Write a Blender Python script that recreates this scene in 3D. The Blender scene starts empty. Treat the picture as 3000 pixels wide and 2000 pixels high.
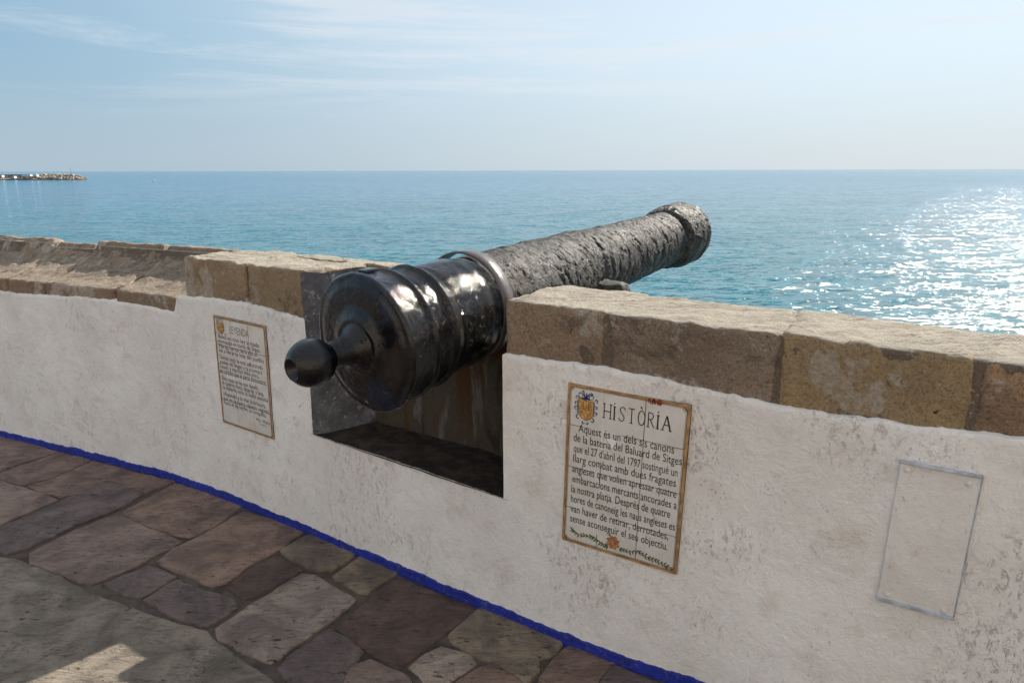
import bpy, bmesh, math, random
from math import sin, cos, atan, atan2, pi, sqrt, radians
from mathutils import Vector, Matrix, noise
random.seed(7)
scene = bpy.context.scene
COL = scene.collection
# ------------------------------------------------------------------ survey
F = 2040.0; PITCH = atan(501 / F); ROLL = radians(.15); EYE = 1.6; K = 3000 / 2352
SUN_AZ, SUN_EL = radians(45), radians(37)
def ray(x, y):
    u = (x - 1500) / F; v = -(y - 1000) / F
    c, s = cos(ROLL), sin(ROLL); u, v = u * c + v * s, -u * s + v * c
    cp, sp = cos(PITCH), sin(PITCH)
    return Vector((u, cp + v * sp, -sp + v * cp))
def onz(x, y, z):
    d = ray(x, y); t = (z - EYE) / d.z
    return Vector((d.x * t, d.y * t, z))
# wall base line on the paving (metres, camera stands at 0,0)
CP = [(-14, 9.6), (-9, 6.95), (-6, 5.42), (-4.4, 4.66), (-3.2, 4.09), (-2.425, 3.745), (-1.811, 3.44), (-1.325, 3.148), (-.81, 2.79), (-.42, 2.523),
      (0, 2.238), (.335, 2.02), (.76, 1.79), (1.2, 1.55), (2.2, 1.02), (4, .1), (9, -2.4)]
def catmull(P, n):
    out = []
    for i in range(len(P) - 1):
        p0 = P[max(i - 1, 0)]; p1 = P[i]; p2 = P[i + 1]; p3 = P[min(i + 2, len(P) - 1)]
        for k in range(n):
            t = k / n
            out.append(tuple(.5 * (2 * b + (c - a) * t + (2 * a - 5 * b + 4 * c - d) * t * t + (-a + 3 * b - 3 * c + d) * t ** 3) for a, b, c, d in zip(p0, p1, p2, p3)))
    out.append(P[-1]); return out
LN = catmull(CP, 10)
CS = [0.0]
for a, b in zip(LN, LN[1:]): CS.append(CS[-1] + math.dist(a, b))
SMAX = CS[-1]
def base(s):
    import bisect
    i = min(max(bisect.bisect_right(CS, s) - 1, 0), len(CS) - 2)
    a, b = LN[i], LN[i + 1]; t = (s - CS[i]) / (CS[i + 1] - CS[i])
    def tg(j):
        p, q = LN[max(j - 1, 0)], LN[min(j + 1, len(LN) - 1)]; l = math.dist(p, q)
        return ((q[0] - p[0]) / l, (q[1] - p[1]) / l)
    t0, t1 = tg(i), tg(i + 1)
    tx, ty = t0[0] + (t1[0] - t0[0]) * t, t0[1] + (t1[1] - t0[1]) * t
    return a[0] + (b[0] - a[0]) * t, a[1] + (b[1] - a[1]) * t, tx, ty
def W(s, dep, z):            # along the wall, depth towards the sea, height
    x, y, tx, ty = base(s)
    return Vector((x - ty * dep, y + tx * dep, z))
def S(x, y):                 # pixel -> (s, z) on the wall's front face
    d = ray(x, y)
    for i in range(len(LN) - 1):
        a, b = LN[i], LN[i + 1]; ex, ey = b[0] - a[0], b[1] - a[1]
        det = -d.x * ey + ex * d.y
        if abs(det) < 1e-9: continue
        t = (-a[0] * ey + ex * a[1]) / det; q = (d.x * a[1] - d.y * a[0]) / det
        if -1e-6 <= q <= 1 + 1e-6 and t > 0: return CS[i] + q * (CS[i + 1] - CS[i]), EYE + t * d.z
def fr(v, sc=1, o=3): return noise.fractal(Vector(v) * sc, 1.0, 2.0, o)
def n1(x, sc=1.0, seed=0.0): return noise.noise(Vector((x * sc, seed, 3.7)))
def lerp(T, x):
    if x <= T[0][0]: return T[0][1]
    for (a, p), (b, q) in zip(T, T[1:]):
        if x <= b: return p + (q - p) * (x - a) / (b - a + 1e-9)
    return T[-1][1]
# ------------------------------------------------------------------ object helpers
def link(name, me, mat=None, parent=None):
    o = bpy.data.objects.new(name, me); COL.objects.link(o)
    if mat is not None:
        for m in (mat if isinstance(mat, (list, tuple)) else [mat]): me.materials.append(m)
    if parent: o.parent = parent
    return o
def mesh(name, V, Fc, mat=None, parent=None, smooth=True, mi=None):
    me = bpy.data.meshes.new(name); me.from_pydata([tuple(v) for v in V], [], Fc); me.update()
    me.polygons.foreach_set('use_smooth', [smooth] * len(me.polygons))
    o = link(name, me, mat, parent)
    if mi: me.polygons.foreach_set('material_index', mi)
    return o
def tag(o, label, cat, group=None, kind=None):
    if label: o['label'] = label
    if cat: o['category'] = cat
    if group: o['group'] = group
    if kind: o['kind'] = kind
    return o
def empty(name, loc=(0, 0, 0), mat=None):
    o = bpy.data.objects.new(name, None); COL.objects.link(o)
    o.empty_display_size = .1
    if mat: o.matrix_world = mat
    else: o.location = loc
    return o
class G:
    def __init__(g): g.V = []; g.F = []; g.M = []
    def add(g, V, Fc, m=0):
        n = len(g.V); g.V += V; g.F += [tuple(i + n for i in f) for f in Fc]; g.M += [m] * len(Fc)
    def grid(g, rows, m=0, close=False, flip=False):
        n = len(rows[0]); V = [v for r in rows for v in r]; Fc = []
        for i in range(len(rows) - 1):
            for j in range(n if close else n - 1):
                k = (j + 1) % n; f = (i * n + j, i * n + k, (i + 1) * n + k, (i + 1) * n + j)
                Fc.append(f[::-1] if flip else f)
        g.add(V, Fc, m)
    def box(g, c, sz, M=None, m=0):
        V = []
        for sx in (-1, 1):
            for sy in (-1, 1):
                for sz_ in (-1, 1):
                    v = Vector((c[0] + sx * sz[0] / 2, c[1] + sy * sz[1] / 2, c[2] + sz_ * sz[2] / 2)); V.append(M @ v if M else v)
        g.add(V, [(0, 1, 3, 2), (4, 6, 7, 5), (0, 4, 5, 1), (2, 3, 7, 6), (0, 2, 6, 4), (1, 5, 7, 3)], m)
    def obj(g, name, mat, parent=None, smooth=True, bevel=0, fix=False):
        o = mesh(name, g.V, g.F, mat, parent, smooth, g.M if any(g.M) else None)
        if bevel:
            b = o.modifiers.new('b', 'BEVEL'); b.width = bevel; b.segments = 3; b.limit_method = 'ANGLE'
        if fix:
            bm = bmesh.new(); bm.from_mesh(o.data); bmesh.ops.recalc_face_normals(bm, faces=bm.faces); bm.to_mesh(o.data); bm.free()
        return o
# ------------------------------------------------------------------ material helpers
class N:
    def __init__(s, name):
        s.m = bpy.data.materials.new(name); s.m.use_nodes = True; s.t = s.m.node_tree; s.b = s.t.nodes['Principled BSDF']
        s.co = s.t.nodes.new('ShaderNodeTexCoord').outputs['Object']
    def nd(s, ty, **kw):
        n = s.t.nodes.new(ty)
        for k, v in kw.items(): setattr(n, k, v)
        return n
    def pu(s, sock, v):
        if isinstance(v, bpy.types.NodeSocket): s.t.links.new(v, sock)
        elif isinstance(v, (tuple, list)) and len(v) == 3 and sock.type == 'RGBA': sock.default_value = (*v, 1)
        else: sock.default_value = v
    def mp(s, sc=(1, 1, 1), rot=(0, 0, 0), co=None):
        n = s.nd('ShaderNodeMapping'); s.pu(n.inputs[0], co or s.co); n.inputs['Scale'].default_value = sc; n.inputs['Rotation'].default_value = rot
        return n.outputs[0]
    def noise(s, sc, det=4, rough=.55, co=None, dist=0, lac=2):
        n = s.nd('ShaderNodeTexNoise'); s.pu(n.inputs['Vector'], co or s.co)
        n.inputs['Scale'].default_value = sc; n.inputs['Detail'].default_value = det; n.inputs['Roughness'].default_value = rough; n.inputs['Distortion'].default_value = dist
        return n.outputs['Fac']
    def vor(s, sc, feat='F1', co=None, out='Distance'):
        n = s.nd('ShaderNodeTexVoronoi', feature=feat); s.pu(n.inputs['Vector'], co or s.co); n.inputs['Scale'].default_value = sc
        return n.outputs[out]
    def ramp(s, f, a, b, va=0., vb=1.):
        n = s.nd('ShaderNodeMapRange', interpolation_type='SMOOTHSTEP'); s.pu(n.inputs[0], f)
        for i, v in zip((1, 2, 3, 4), (a, b, va, vb)): n.inputs[i].default_value = v
        return n.outputs[0]
    def math(s, op, a, b=0., c=0.):
        n = s.nd('ShaderNodeMath', operation=op); s.pu(n.inputs[0], a); s.pu(n.inputs[1], b); s.pu(n.inputs[2], c); return n.outputs[0]
    def mix(s, f, a, b, bt='MIX'):
        n = s.nd('ShaderNodeMix', data_type='RGBA', blend_type=bt); s.pu(n.inputs[0], f); s.pu(n.inputs[6], a); s.pu(n.inputs[7], b); return n.outputs[2]
    def attr(s, name): return s.nd('ShaderNodeAttribute', attribute_name=name).outputs['Color']
    def nz(s):
        g = s.nd('ShaderNodeNewGeometry'); x = s.nd('ShaderNodeSeparateXYZ'); s.pu(x.inputs[0], g.outputs['Normal']); return x.outputs[2]
    def bump(s, h, dist, st=1., nrm=None):
        n = s.nd('ShaderNodeBump'); s.pu(n.inputs['Height'], h); n.inputs['Distance'].default_value = dist; n.inputs['Strength'].default_value = st
        if nrm: s.pu(n.inputs['Normal'], nrm)
        return n.outputs[0]
    def out(s, col=None, rough=None, nrm=None, spec=None, metal=None, ior=None):
        for k, v in (('Base Color', col), ('Roughness', rough), ('Normal', nrm), ('Specular IOR Level', spec), ('Metallic', metal), ('IOR', ior)):
            if v is not None: s.pu(s.b.inputs[k], v)
        return s.m
def simple(name, col, rough=.6, spec=.3, var=.15, sc=40, bump=.0005):
    n = N(name); f = n.noise(sc, 5)
    c = n.mix(n.ramp(f, .35, .65), tuple(x * (1 - var) for x in col), tuple(min(1, x * (1 + var)) for x in col))
    return n.out(c, rough, n.bump(n.noise(sc * 4, 4), bump), spec)
def vcut(m, lo, hi): return m

def plaster_mat():
    n = N('whitewashed_plaster')
    big = n.noise(1.6, 5, .6); mid = n.noise(9, 6, .65)
    c = n.mix(n.ramp(big, .35, .65), (.78, .762, .748), (.88, .872, .868))
    c = n.mix(n.ramp(mid, .5, .72, 0, .5), c, (.64, .58, .53))
    c = n.mix(n.ramp(n.noise(48, 7, .78), .5, .68, 0, .4), c, (.90, .885, .87))
    # pinkish brown scuffs where coats of limewash have worn off
    area = n.ramp(n.noise(2.4, 5, .6), .44, .60)
    st = n.noise(62, 7, .8, n.mp((1, 1, .55), (0, radians(20), 0)), .5)
    f = n.math('MULTIPLY', n.ramp(st, .53, .64), area)
    c = n.mix(n.math('MULTIPLY', f, .42), c, (.52, .41, .35))
    # tiny pits and specks
    sp = n.math('MULTIPLY', n.ramp(n.noise(150, 3, .6, n.mp((1, 1, .6))), .62, .68), n.ramp(n.noise(5, 5), .46, .64))
    c = n.mix(n.math('MULTIPLY', sp, .6), c, (.26, .19, .155))
    # hair cracks
    w = n.noise(2.2, 6, .6, None, .6); cr = n.ramp(n.math('ABSOLUTE', n.math('SUBTRACT', w, .5)), .0, .003, .6, 0)
    cr = n.math('MULTIPLY', cr, n.ramp(n.noise(4, 2), .5, .6)); c = n.mix(cr, c, (.34, .28, .24))
    tro = n.noise(11, 7, .7, n.mp((1, 1, .8)), .35)
    h = n.math('ADD', n.math('MULTIPLY', tro, 1.), n.math('ADD', n.math('MULTIPLY', n.noise(55, 6, .75), .45), n.math('MULTIPLY', n.noise(190, 4, .7), .12)))
    h = n.math('SUBTRACT', h, n.math('MULTIPLY', n.math('ADD', f, sp), .12))
    return n.out(c, .85, n.bump(h, .013, 1.), .2)
def stone_mat(name, a, b, c3, top=(.44, .395, .325), light=.3, rough=1.):
    n = N(name)
    f = n.noise(5, 6, .62); c = n.mix(n.ramp(f, .38, .62), a, b)
    c = n.mix(n.ramp(n.noise(3.4, 5, .6, None, .5), .56, .68), c, c3)
    c = n.mix(n.ramp(n.noise(130, 5, .75), .46, .64, .0, .75), c, tuple(x * .42 for x in a))
    c = n.mix(n.ramp(n.noise(2.2, 5, .7), .35, .7, 0, .55), c, (a[0] * .5, a[1] * .47, a[2] * .46))
    c = n.mix(n.ramp(n.noise(110, 3, .6), .60, .68, 0, .6), c, (.55, .45, .33))
    lt = n.math('MULTIPLY', n.ramp(n.noise(9, 6, .7, None, .4), .64 - .06 * light, .70 - .06 * light), .85)
    c = n.mix(lt, c, (.47, .42, .37))
    sm = n.ramp(n.noise(3.1, 7, .72, n.mp((1, 1, .8), (.3, .2, .5)), .3), .525, .56, 0, .75); c = n.mix(sm, c, n.mix(n.ramp(n.noise(60, 5, .75), .35, .65), (.40, .34, .285), (.60, .54, .47)))
    dk = n.ramp(n.noise(4.2, 7, .72, n.mp((1, 1, 1), (.9, .2, .5)), .3), .56, .64, 0, .55); c = n.mix(dk, c, (.105, .078, .06))
    pit = n.ramp(n.noise(24, 5, .7), .67, .71); c = n.mix(pit, c, (.04, .032, .026))
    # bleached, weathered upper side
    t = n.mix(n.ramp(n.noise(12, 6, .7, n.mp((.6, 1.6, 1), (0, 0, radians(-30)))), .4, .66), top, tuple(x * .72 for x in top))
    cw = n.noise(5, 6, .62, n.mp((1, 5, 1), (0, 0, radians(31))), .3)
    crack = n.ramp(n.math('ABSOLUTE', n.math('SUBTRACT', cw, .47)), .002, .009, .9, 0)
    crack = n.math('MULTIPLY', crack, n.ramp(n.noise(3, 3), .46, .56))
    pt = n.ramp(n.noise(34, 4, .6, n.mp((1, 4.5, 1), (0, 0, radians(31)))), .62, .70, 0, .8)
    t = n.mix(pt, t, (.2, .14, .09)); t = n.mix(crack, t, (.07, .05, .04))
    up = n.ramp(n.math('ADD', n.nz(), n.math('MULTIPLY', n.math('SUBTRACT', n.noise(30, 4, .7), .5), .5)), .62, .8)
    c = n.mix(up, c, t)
    h = n.math('ADD', n.noise(45, 8, .72), n.math('MULTIPLY', n.noise(8, 5), 1.))
    h = n.math('SUBTRACT', h, n.math('MULTIPLY', pit, .5)); h = n.math('SUBTRACT', h, n.math('MULTIPLY', n.math('MULTIPLY', n.math('ADD', crack, pt), up), .5))
    return n.out(c, .9, n.bump(h, .026, rough), .15)
M = {}
M['plaster'] = plaster_mat()
M['st1'] = stone_mat('brown_sandstone', (.41, .30, .21), (.48, .37, .27), (.35, .28, .225), light=1.)
M['st2'] = stone_mat('grey_brown_sandstone', (.37, .285, .22), (.44, .355, .28), (.40, .29, .195), light=1.1)
M['st3'] = stone_mat('rusty_ochre_sandstone', (.44, .33, .205), (.55, .405, .225), (.44, .22, .095), light=.4)
M['st4'] = stone_mat('rough_brown_sandstone', (.40, .28, .19), (.54, .34, .20), (.1, .07, .05), light=.8)
M['st5'] = stone_mat('ochre_sandstone', (.50, .375, .24), (.42, .315, .205), (.36, .275, .195), light=-.6)
M['stl'] = stone_mat('worn_ledge_sandstone', (.42, .31, .215), (.34, .25, .175), (.25, .20, .185), top=(.36, .295, .235), light=-2.)
M['mortar'] = stone_mat('old_mortar', (.20, .16, .125), (.25, .20, .155), (.16, .13, .11), light=0)
M['mortar2'] = stone_mat('pale_mortar', (.27, .215, .17), (.23, .18, .14), (.18, .15, .125), top=(.42, .375, .315), light=.5)
def blue_mat():
    n = N('cobalt_blue_paint')
    c = n.mix(n.ramp(n.noise(25, 6, .7), .35, .7), (.006, .016, .19), (.010, .026, .34))
    c = n.mix(n.ramp(n.noise(45, 7, .8), .56, .66, 0, .8), c, (.16, .14, .14))
    c = n.mix(n.ramp(n.noise(120, 5, .75), .6, .68, 0, .5), c, (.12, .13, .45))
    return n.out(c, .55, n.bump(n.noise(60, 6, .7), .006), .35)
M['blue'] = blue_mat()
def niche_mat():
    n = N('stained_shaded_niche_render')
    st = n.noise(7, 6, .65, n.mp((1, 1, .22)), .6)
    c = n.mix(n.ramp(st, .34, .5), (.022, .019, .016), (.10, .083, .062))  # stained render, kept extra dark to carry the shade inside the niche
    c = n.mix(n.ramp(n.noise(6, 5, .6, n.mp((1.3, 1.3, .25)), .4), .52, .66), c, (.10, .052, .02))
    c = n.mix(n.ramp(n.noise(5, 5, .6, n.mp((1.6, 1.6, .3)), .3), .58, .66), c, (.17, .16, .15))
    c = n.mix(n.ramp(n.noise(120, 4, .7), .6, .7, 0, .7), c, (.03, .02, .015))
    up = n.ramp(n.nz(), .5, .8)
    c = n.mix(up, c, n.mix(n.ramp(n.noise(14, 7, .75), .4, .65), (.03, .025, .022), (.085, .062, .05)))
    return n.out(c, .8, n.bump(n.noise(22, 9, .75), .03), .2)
M['niche'] = niche_mat()
def jamb_mat():
    n = N('blue_grey_render_sun_flecks')
    c = n.mix(n.ramp(n.noise(9, 6, .7), .38, .62), (.19, .19, .215), (.30, .305, .345))
    c = n.mix(n.ramp(n.noise(30, 6, .75), .56, .62), c, (.60, .57, .52))  # pale flecks painted in for grazing sun on the rough jamb
    c = n.mix(n.ramp(n.noise(26, 7, .8), .58, .66, 0, .7), c, (.06, .055, .055))
    return n.out(c, .75, n.bump(n.noise(30, 9, .78), .05), .3)
M['jamb'] = jamb_mat()
M['lime'] = simple('pale_sill_render', (.42, .38, .32), .85, .2, .2, 20, .004)
def paint_black():
    n = N('glossy_black_paint')
    c = n.mix(n.ramp(n.noise(7, 5, .6), .4, .65), (.002, .0025, .004), (.005, .0045, .004))
    c = n.mix(n.ramp(n.noise(6, 6, .65, None, .9), .52, .60, 0, .6), c, (.022, .015, .010))  # brown patches painted in for the terrace reflected in the gloss
    c = n.mix(n.ramp(n.noise(5, 5, .6, n.mp((1, 1, 1), (.7, .3, 0)), .9), .58, .64, 0, .8), c, (.006, .012, .038))  # navy patches painted in for reflected blue sky
    h = n.math('ADD', n.math('MULTIPLY', n.noise(11, 4, .55), 1.1), n.math('ADD', n.math('MULTIPLY', n.noise(55, 5, .7, n.mp((2.2, 1, 1))), .22), n.math('MULTIPLY', n.noise(320, 2, .5), .03)))
    h = n.math('SUBTRACT', h, n.math('MULTIPLY', n.ramp(n.noise(26, 4, .6), .63, .67), .35))
    wr = n.math('ABSOLUTE', n.math('SUBTRACT', n.noise(8, 5, .6, n.mp((2.4, 1, 1)), .8), .5)); h = n.math('ADD', h, n.math('MULTIPLY', n.ramp(wr, .0, .02, 1, 0), n.ramp(n.noise(6, 3), .5, .62, 0, .3)))
    chip = n.math('MULTIPLY', n.ramp(n.noise(42, 6, .75), .59, .64), n.ramp(n.noise(5, 4), .50, .60)); c = n.mix(chip, c, (.06, .036, .022)); h = n.math('SUBTRACT', h, n.math('MULTIPLY', chip, .25))
    r = n.ramp(n.noise(18, 5, .65), .38, .72, .03, .13)
    r = n.math('ADD', r, n.math('MULTIPLY', chip, .5))
    return n.out(c, r, n.bump(h, .0085), .45)
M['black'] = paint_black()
def iron_mat():
    n = N('flaking_weathered_iron')
    c = n.mix(n.ramp(n.noise(10, 7, .7), .36, .64), (.018, .0175, .017), (.062, .060, .057))
    c = n.mix(n.ramp(n.noise(4.5, 6, .7), .54, .68, 0, .8), c, (.075, .045, .033))
    c = n.mix(n.math('MULTIPLY', n.ramp(n.noise(110, 5, .75), .5, .66, 0, .8), n.ramp(n.noise(4, 4), .38, .6, .1, 1)), c, (.19, .185, .175))
    fa = n.noise(7, 8, .68, n.mp((1.7, 1, 1)), .7); fb = n.noise(19, 7, .7, n.mp((2.2, 1, 1), (0, 0, 1)), .6)
    st = n.math('ADD', n.ramp(fa, .495, .51), n.math('MULTIPLY', n.ramp(fb, .53, .545), .6))
    ed = n.math('MAXIMUM', n.ramp(n.math('ABSOLUTE', n.math('SUBTRACT', fa, .503)), .003, .02, 1, 0), n.ramp(n.math('ABSOLUTE', n.math('SUBTRACT', fb, .538)), .002, .018, .9, 0))
    ed = n.math('MULTIPLY', ed, n.ramp(n.noise(9, 4), .44, .56))
    c = n.mix(n.math('MULTIPLY', ed, .9), c, (.018, .015, .013))
    h = n.math('ADD', n.math('MULTIPLY', st, .3), n.math('ADD', n.math('MULTIPLY', n.noise(28, 8, .74, n.mp((1.8, 1, 1))), n.ramp(n.noise(5, 3), .4, .62, .3, .9)), n.math('MULTIPLY', n.noise(170, 5, .7), .22)))
    h = n.math('SUBTRACT', h, n.math('MULTIPLY', ed, .25))
    return n.out(c, n.ramp(n.noise(30, 4), .3, .7, .36, .62), n.bump(h, .018), .3)
M['iron'] = iron_mat()
M['band'] = simple('lacquered_iron_band', (.085, .072, .072), .34, .6, .2, 14, .0015)
def tile_mat():
    n = N('glazed_white_tile')
    c = n.mix(n.ramp(n.noise(9, 6, .7), .3, .7), (.57, .54, .505), (.67, .655, .635))
    c = n.mix(n.ramp(n.noise(300, 2), .72, .76, 0, .6), c, (.12, .12, .12))
    return n.out(c, .22, n.bump(n.noise(16, 2), .002), .45)
M['tile'] = tile_mat()
M['grout'] = simple('tile_grout', (.10, .085, .075), .9, .1)
M['ochre'] = simple('ochre_glaze', (.36, .205, .08), .4, .4, .3, 30)
M['brownline'] = simple('dark_brown_glaze', (.07, .035, .02), .4, .4, .3, 60)
M['ink'] = simple('black_glaze', (.012, .012, .016), .35, .4, .3, 60)
M['crestblue'] = simple('navy_glaze', (.022, .04, .16), .35, .4, .4, 60)
M['crestpale'] = simple('pale_blue_glaze', (.28, .33, .46), .35, .4, .3, 60)
M['gold'] = simple('gold_glaze', (.52, .29, .09), .35, .4, .25, 60)
M['orange'] = simple('orange_glaze', (.50, .21, .07), .35, .4, .3, 80)
M['leaf'] = simple('olive_green_glaze', (.12, .16, .05), .35, .4, .5, 80)
M['red'] = simple('rust_red_smear', (.20, .03, .015), .8, .2, .5, 120)
def cover_mat():
    n = N('painted_cover_sheet')
    c = n.mix(n.ramp(n.noise(4, 5), .35, .65), (.67, .645, .625), (.77, .755, .745))
    c = n.mix(n.ramp(n.noise(50, 7, .8, n.mp((1, .5, 1))), .56, .68, 0, .6), c, (.45, .35, .28))
    return n.out(c, .7, n.bump(n.noise(24, 7, .75), .008), .25)
M['cover'] = cover_mat()
M['sky_tinted_rail'] = simple('sky_tinted_rail_metal', (.40, .44, .50), .5, .4, .25, 30, .001)  # rail metal, blue sky light and shade on its edges put into the colour
def pave_mat():
    n = N('worn_flagstone'); a = n.attr('tint')
    lay = n.mp((1, 1, 1)); f = n.noise(5, 7, .66, None, .8)
    c = n.mix(n.ramp(f, .3, .7, .0, 1), n.mix(1, a, (.55, .54, .55), 'MULTIPLY'), n.mix(1, a, (1.42, 1.4, 1.34), 'MULTIPLY'))
    c = n.mix(n.ramp(n.noise(120, 4, .7), .55, .7, 0, .4), c, (.09, .075, .065))
    lay = n.mp((1, 2.8, 1), (0, 0, radians(28)))
    pit = n.math('MULTIPLY', n.ramp(n.noise(20, 5, .66, lay, .4), .60, .65), n.ramp(n.noise(3.5, 4), .40, .56))
    c = n.mix(n.math('MULTIPLY', pit, .9), c, (.025, .016, .012))
    lw = n.noise(7, 6, .66, lay, .9); le = n.math('MULTIPLY', n.ramp(n.math('ABSOLUTE', n.math('SUBTRACT', lw, .52)), .0, .012, .8, 0), n.ramp(n.noise(5, 3), .46, .58))
    c = n.mix(le, c, (.035, .025, .02))
    c = n.mix(n.math('MULTIPLY', n.ramp(n.noise(38, 6, .8), .56, .68), .35), c, (.38, .33, .28))
    sc = n.math('MULTIPLY', n.ramp(n.math('ABSOLUTE', n.math('SUBTRACT', n.noise(6, 5, .6, None, .5), .5)), 0, .005, .6, 0), n.ramp(n.noise(3.3, 2), .56, .62))
    c = n.mix(sc, c, (.4, .37, .34))
    h = n.math('ADD', n.math('MULTIPLY', n.ramp(lw, .51, .53), .25), n.math('ADD', n.math('MULTIPLY', n.noise(16, 8, .72, lay), 1.3), n.math('MULTIPLY', n.noise(110, 4, .7), .15)))
    h = n.math('SUBTRACT', h, n.math('MULTIPLY', pit, .3))
    r = n.ramp(n.noise(7, 4), .3, .7, .42, .7)
    return n.out(c, n.math('SUBTRACT', r, .08), n.bump(h, .034), .4)
M['pave'] = pave_mat()
def joint_mat():
    n = N('mortar_joint')
    c = n.mix(n.ramp(n.noise(8, 6, .7), .35, .65), (.07, .056, .048), (.145, .12, .10))
    c = n.mix(n.ramp(n.noise(160, 4, .7), .58, .7, 0, .6), c, (.02, .016, .013))
    return n.out(c, .9, n.bump(n.noise(70, 6, .75), .012), .15)
M['joint'] = joint_mat()

# ------------------------------------------------------------------ THE PARAPET WALL
sNL, _ = S(900, 1030); sNR, _ = S(1475, 1250)        # niche sides
ZS = lambda s: .497 - .02 * (s - sNL) / (sNR - sNL)        # niche floor
sBL, _ = S(527, 800)                                         # raised blocks begin
wall = empty('parapet_wall', W(sNL, 0, 0))
tag(wall, 'curved whitewashed seaside parapet wall with brown stone coping and a blue painted foot', 'wall')
winv = Matrix.Translation(-wall.location)
def pw(o): o.parent = wall; o.matrix_parent_inverse = winv; return o
PT = [(0, 857), (122, 867), (327, 880), (335, 886), (420, 899), (510, 915), (518, 872), (551, 872), (640, 880), (714, 890), (800, 912), (883, 936)]
PR = [(1484, 1045), (1600, 1057), (1759, 1080), (1900, 1108), (2027, 1137), (2281, 1194), (2450, 1222), (2610, 1246), (2800, 1268), (3000, 1290)]
TL_ = [S(*p) for p in PT]; TR_ = [S(*p) for p in PR]
def zp(s):
    j = .005 * n1(s, 9, 1) + .005 * n1(s, 33, 2) + .003 * n1(s, 95, 5)
    if s <= sNL: return lerp(TL_, s) + j
    return lerp(TR_, s) + j
def wav(s, z): return .008 * fr((s, z, 1.3), 1.3, 3) + .0022 * fr((s, z, 7), 7, 3) + .0010 * fr((s, z, 4), 30, 2)
s0, s1 = 1.0, SMAX - 1.0
def frange(a, b, d):
    n = max(1, int(round((b - a) / d))); return [a + (b - a) * i / n for i in range(n + 1)]
sV0, _ = S(-60, 1000); sV1, _ = S(3060, 1500)
def slist(a, b):
    out = []
    for lo, hi, d in ((a, sV0, .15), (sV0, sV1, .011), (sV1, b, .15)):
        x, y = max(lo, a), min(hi, b)
        if y > x: out += frange(x, y, d)[(1 if out else 0):]
    return out
g = G()
def face_grid(ss, zlo, zhi, nz, lip=True):
    rows = []
    for s in ss:
        a, b = zlo(s), zhi(s); col = []
        for k in range(nz + 1):
            z = a + (b - a) * k / nz; col.append(W(s, -wav(s, z), z))
        if lip:
            col.append(W(s, -wav(s, b) + .004, b + .0045)); col.append(W(s, .03, b + .006))
        rows.append(col)
    g.grid(rows, flip=True)
face_grid(slist(s0, sNL), lambda s: -.03, zp, 70)
face_grid(slist(sNR, s1), lambda s: -.03, zp, 70)
r_sill = lambda s: ZS(s) + .003 * n1(s, 14, 3) + .002 * n1(s, 60, 3)
face_grid(frange(sNL, sNR, .011), lambda s: -.03, r_sill, 36, False)
pw(g.obj('plaster_face', M['plaster'], smooth=True))
# niche lining: jambs, floor, back
DB = .27
def lining(name, mat, rows, flip=False):
    gg = G(); gg.grid(rows, flip=flip); return pw(gg.obj(name, mat))
def nz3(p, a=.004, sc=9): return Vector(p) + Vector((fr(p, sc), fr(p + Vector((5, 1, 0)), sc), fr(p + Vector((0, 9, 2)), sc))) * a
def jrow(side, top):
    rows = []
    for i in range(26):
        q = i / 25; dep = .004 + (.42 - .004) * q
        if side < 0:
            s = sNL + .085 * min(1, q * 1.6) + .012 * min(1, q * 8) - .002 * (1 - q) ** 8
        else: s = sNR + .0 * q
        row = []
        for k in range(60):
            z = .46 + (top - .46) * k / 59
            row.append(nz3(W(s, dep if q > .02 else -wav(sNL if side < 0 else sNR, z), z), .014 * min(1, q * 6) if side < 0 else .006 * min(1, q * 6), 11))
        rows.append(row)
    return rows
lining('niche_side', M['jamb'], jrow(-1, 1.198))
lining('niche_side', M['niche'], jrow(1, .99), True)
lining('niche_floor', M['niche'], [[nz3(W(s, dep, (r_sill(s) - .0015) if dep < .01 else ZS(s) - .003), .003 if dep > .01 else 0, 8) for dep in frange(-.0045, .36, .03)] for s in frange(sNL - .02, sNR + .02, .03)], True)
ZL = .90
rows = []
for s in frange(sNL + .03, sNR + .03, .02):
    r = []
    dpt = DB + .03 * sin((s - sNL) * 2)
    for z in frange(.44, ZL - .012, .02): r.append(nz3(W(s, dpt, z), .010, 7))
    r += [W(s, dpt + .003, ZL - .004), W(s, dpt + .012, ZL + .001 * n1(s, 20))]
    rows.append(r)
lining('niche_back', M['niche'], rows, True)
lining('embrasure_sill', M['lime'], [[W(s, DB + .012 + .03 * sin((s - sNL) * 2) + (.43 - DB) * q, ZL + .001 * n1(s, 20) * (1 - q) - .03 * q * q + .003 * fr((s, q, 0), 9)) for q in frange(0, 1, .1)] for s in frange(sNL + .03, sNR + .03, .02)], True)
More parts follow.
